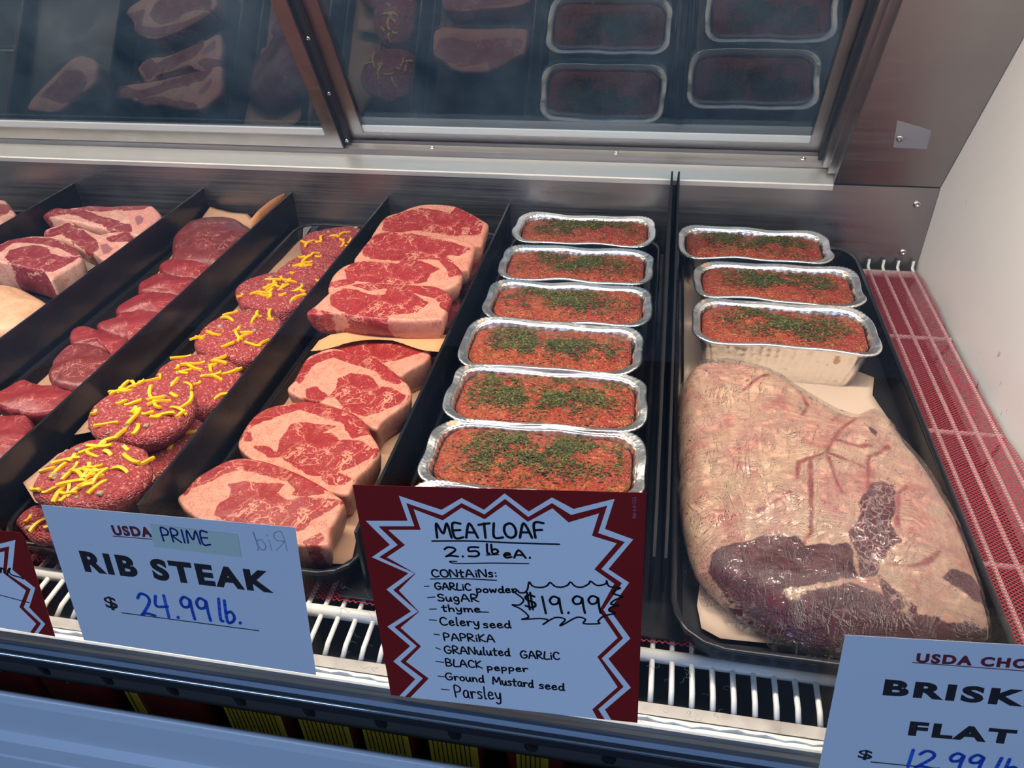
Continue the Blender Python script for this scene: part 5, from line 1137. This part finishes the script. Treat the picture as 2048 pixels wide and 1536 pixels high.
# -- meatloaf starburst card
s = SG['meat']
meat = card_obj('price_sign', s['card'], 'red', 'dark red starburst card with handwritten meatloaf ingredients, taped to the glass', 'sign', .0045)
bl, br = s['card'][3], s['card'][2]
for nm, key, z, mt in (('starburst_outline', 'outer', .00012, 'card'), ('starburst_line', 'mid', .00024, 'red'), ('writing_panel', 'inner', .00036, 'card')):
    flat(nm, clip_line(s[key], bl, br), z, mt, meat)
q = MB(); write(q, s['words'][0], 1.95, .0005)
for it in s['words'][1:4]: write(q, it, 1.7, .0005)
for it in s['words'][4:]: write(q, it, 1.35, .0005)
for ln in s['lines'][:1]: stroke(q, ln, 1.4, .0005)
for ln in s['lines'][1:]: stroke(q, ln, 1.0, .0005)
q.build('handwriting', M['ink'], meat)
q = MB()
for it in s['big']: write(q, it, 1.8, .0005)
for ln in s['cloud']: stroke(q, ln, 1.4, .0005)
q.build('handwritten_price', M['ink'], meat)
for k, ln in enumerate(s['tiny']):
    bold(['Made in the U.S.A.' if k else 'www.display.com', ln[0], ln[1], 2.6], .0001, 'faint', meat, 'small_print') if k else None
# -- rib steak card
s = SG['rib']
rib = card_obj('price_sign', s['card'], 'card', 'white rib steak price card in a clear sleeve on the glass', 'sign', .0045)
sl = flat('clear_sleeve', s['sleeve'], .0012, 'sleeve', rib)
for it in s['bold']: bold(it, .0002, {'black': 'print', 'red': 'darkred'}[it[4]], rib)
q = MB(); stroke(q, s['rules'][0][:2], .7, .0002, False); q.build('red_rule', M['darkred'], rib)
q = MB(); stroke(q, s['rules'][1][:2], .9, .0002, False); q.build('price_rule', M['print'], rib)
tp = flat('masking_tape', s['tape'], .0003, 'tape', rib)
q = MB(); write(q, s['prime'], 1.6, .0004); q.build('handwriting', M['navy'], tp)
q = MB()
for it in s['price']: write(q, it, 2.7, .0003, .06)
q.build('handwritten_price', M['blue'], rib)
q = MB(); write(q, s['ghost'][0], .9, .00015, 0, True); q.build('show_through_writing', M['ghost'], rib)
# -- brisket card
s = SG['bris']
bc = [(148, 127), (364, 147), (369, 2), (153, -19)]
bri = card_obj('price_sign', bc, 'card', 'white brisket price card in a clear sleeve at the lower right', 'sign', .013)
flat('clear_sleeve', [(143.5, 131.5), (369, 152.5), (374, -3), (148, -25)], .0012, 'sleeve', bri)
for it in s['bold']: bold(it, .0002, {'black': 'print', 'red': 'darkred'}[it[4]], bri)
q = MB(); stroke(q, s['rules'][0][:2], .6, .0002, False); q.build('red_rule', M['darkred'], bri)
q = MB(); stroke(q, s['rules'][1][:2], .9, .0002, False); q.build('price_rule', M['print'], bri)
q = MB()
for it in s['price']: write(q, it, 2.4, .0003, .12)
q.build('handwritten_price', M['blue'], bri)
# -- starburst card at the left edge
s = SG['left']
lef = card_obj('price_sign', s['card'], 'red', 'second red starburst card at the left edge, cut off by the picture', 'sign', .0045)
a, b = s['card'][7], s['card'][6]
for nm, key, z, mt in (('starburst_outline', 'outer', .00012, 'card'), ('starburst_line', 'mid', .00024, 'red'), ('writing_panel', 'inner', .00036, 'card')):
    P = clip_line(s[key], a, b); P = clip_line(P, b, s['card'][5])
    P = clip_line(P, s['card'][0], s['card'][7]) if True else P
    flat(nm, P, z, mt, lef)
q = MB()
stroke(q, s['strokes'][0], 1.2, .0005); stroke(q, [s['strokes'][1][1], s['strokes'][1][2]], .9, .0005)
q.build('handwriting', M['ink'], lef)

# smears of old tape glue left on the glass
glue = None
for k, (x0, s0, sx, sy, n) in enumerate(((-.205, .060, .030, .045, 16), (.052, .030, .030, .050, 22))):
    q = MB(); rr = random.Random(5 + k)
    for i in range(n):
        cx = (x0 + rr.uniform(-sx, sx)) * 1000; cy = (s0 + rr.uniform(-sy, sy)) * 1000; a = rr.uniform(0, 6.28); P = [(cx, cy)]
        for j in range(rr.randint(3, 8)):
            a += rr.uniform(-1.4, 1.4); l = rr.uniform(1.0, 3.2); P.append((P[-1][0] + l * math.cos(a), P[-1][1] + l * math.sin(a)))
        stroke(q, P, rr.uniform(.14, .30), 0)
    o = q.build('glue_smear', M['glue']); o.matrix_world = Matrix.Translation(gl(0, 0, .0006)) @ Matrix.Rotation(math.radians(80), 4, 'X')
    mw = o.matrix_world.copy(); o.parent = case; o.matrix_parent_inverse = Matrix.Translation((0, -.75, .05)); o['kind'] = 'stuff'
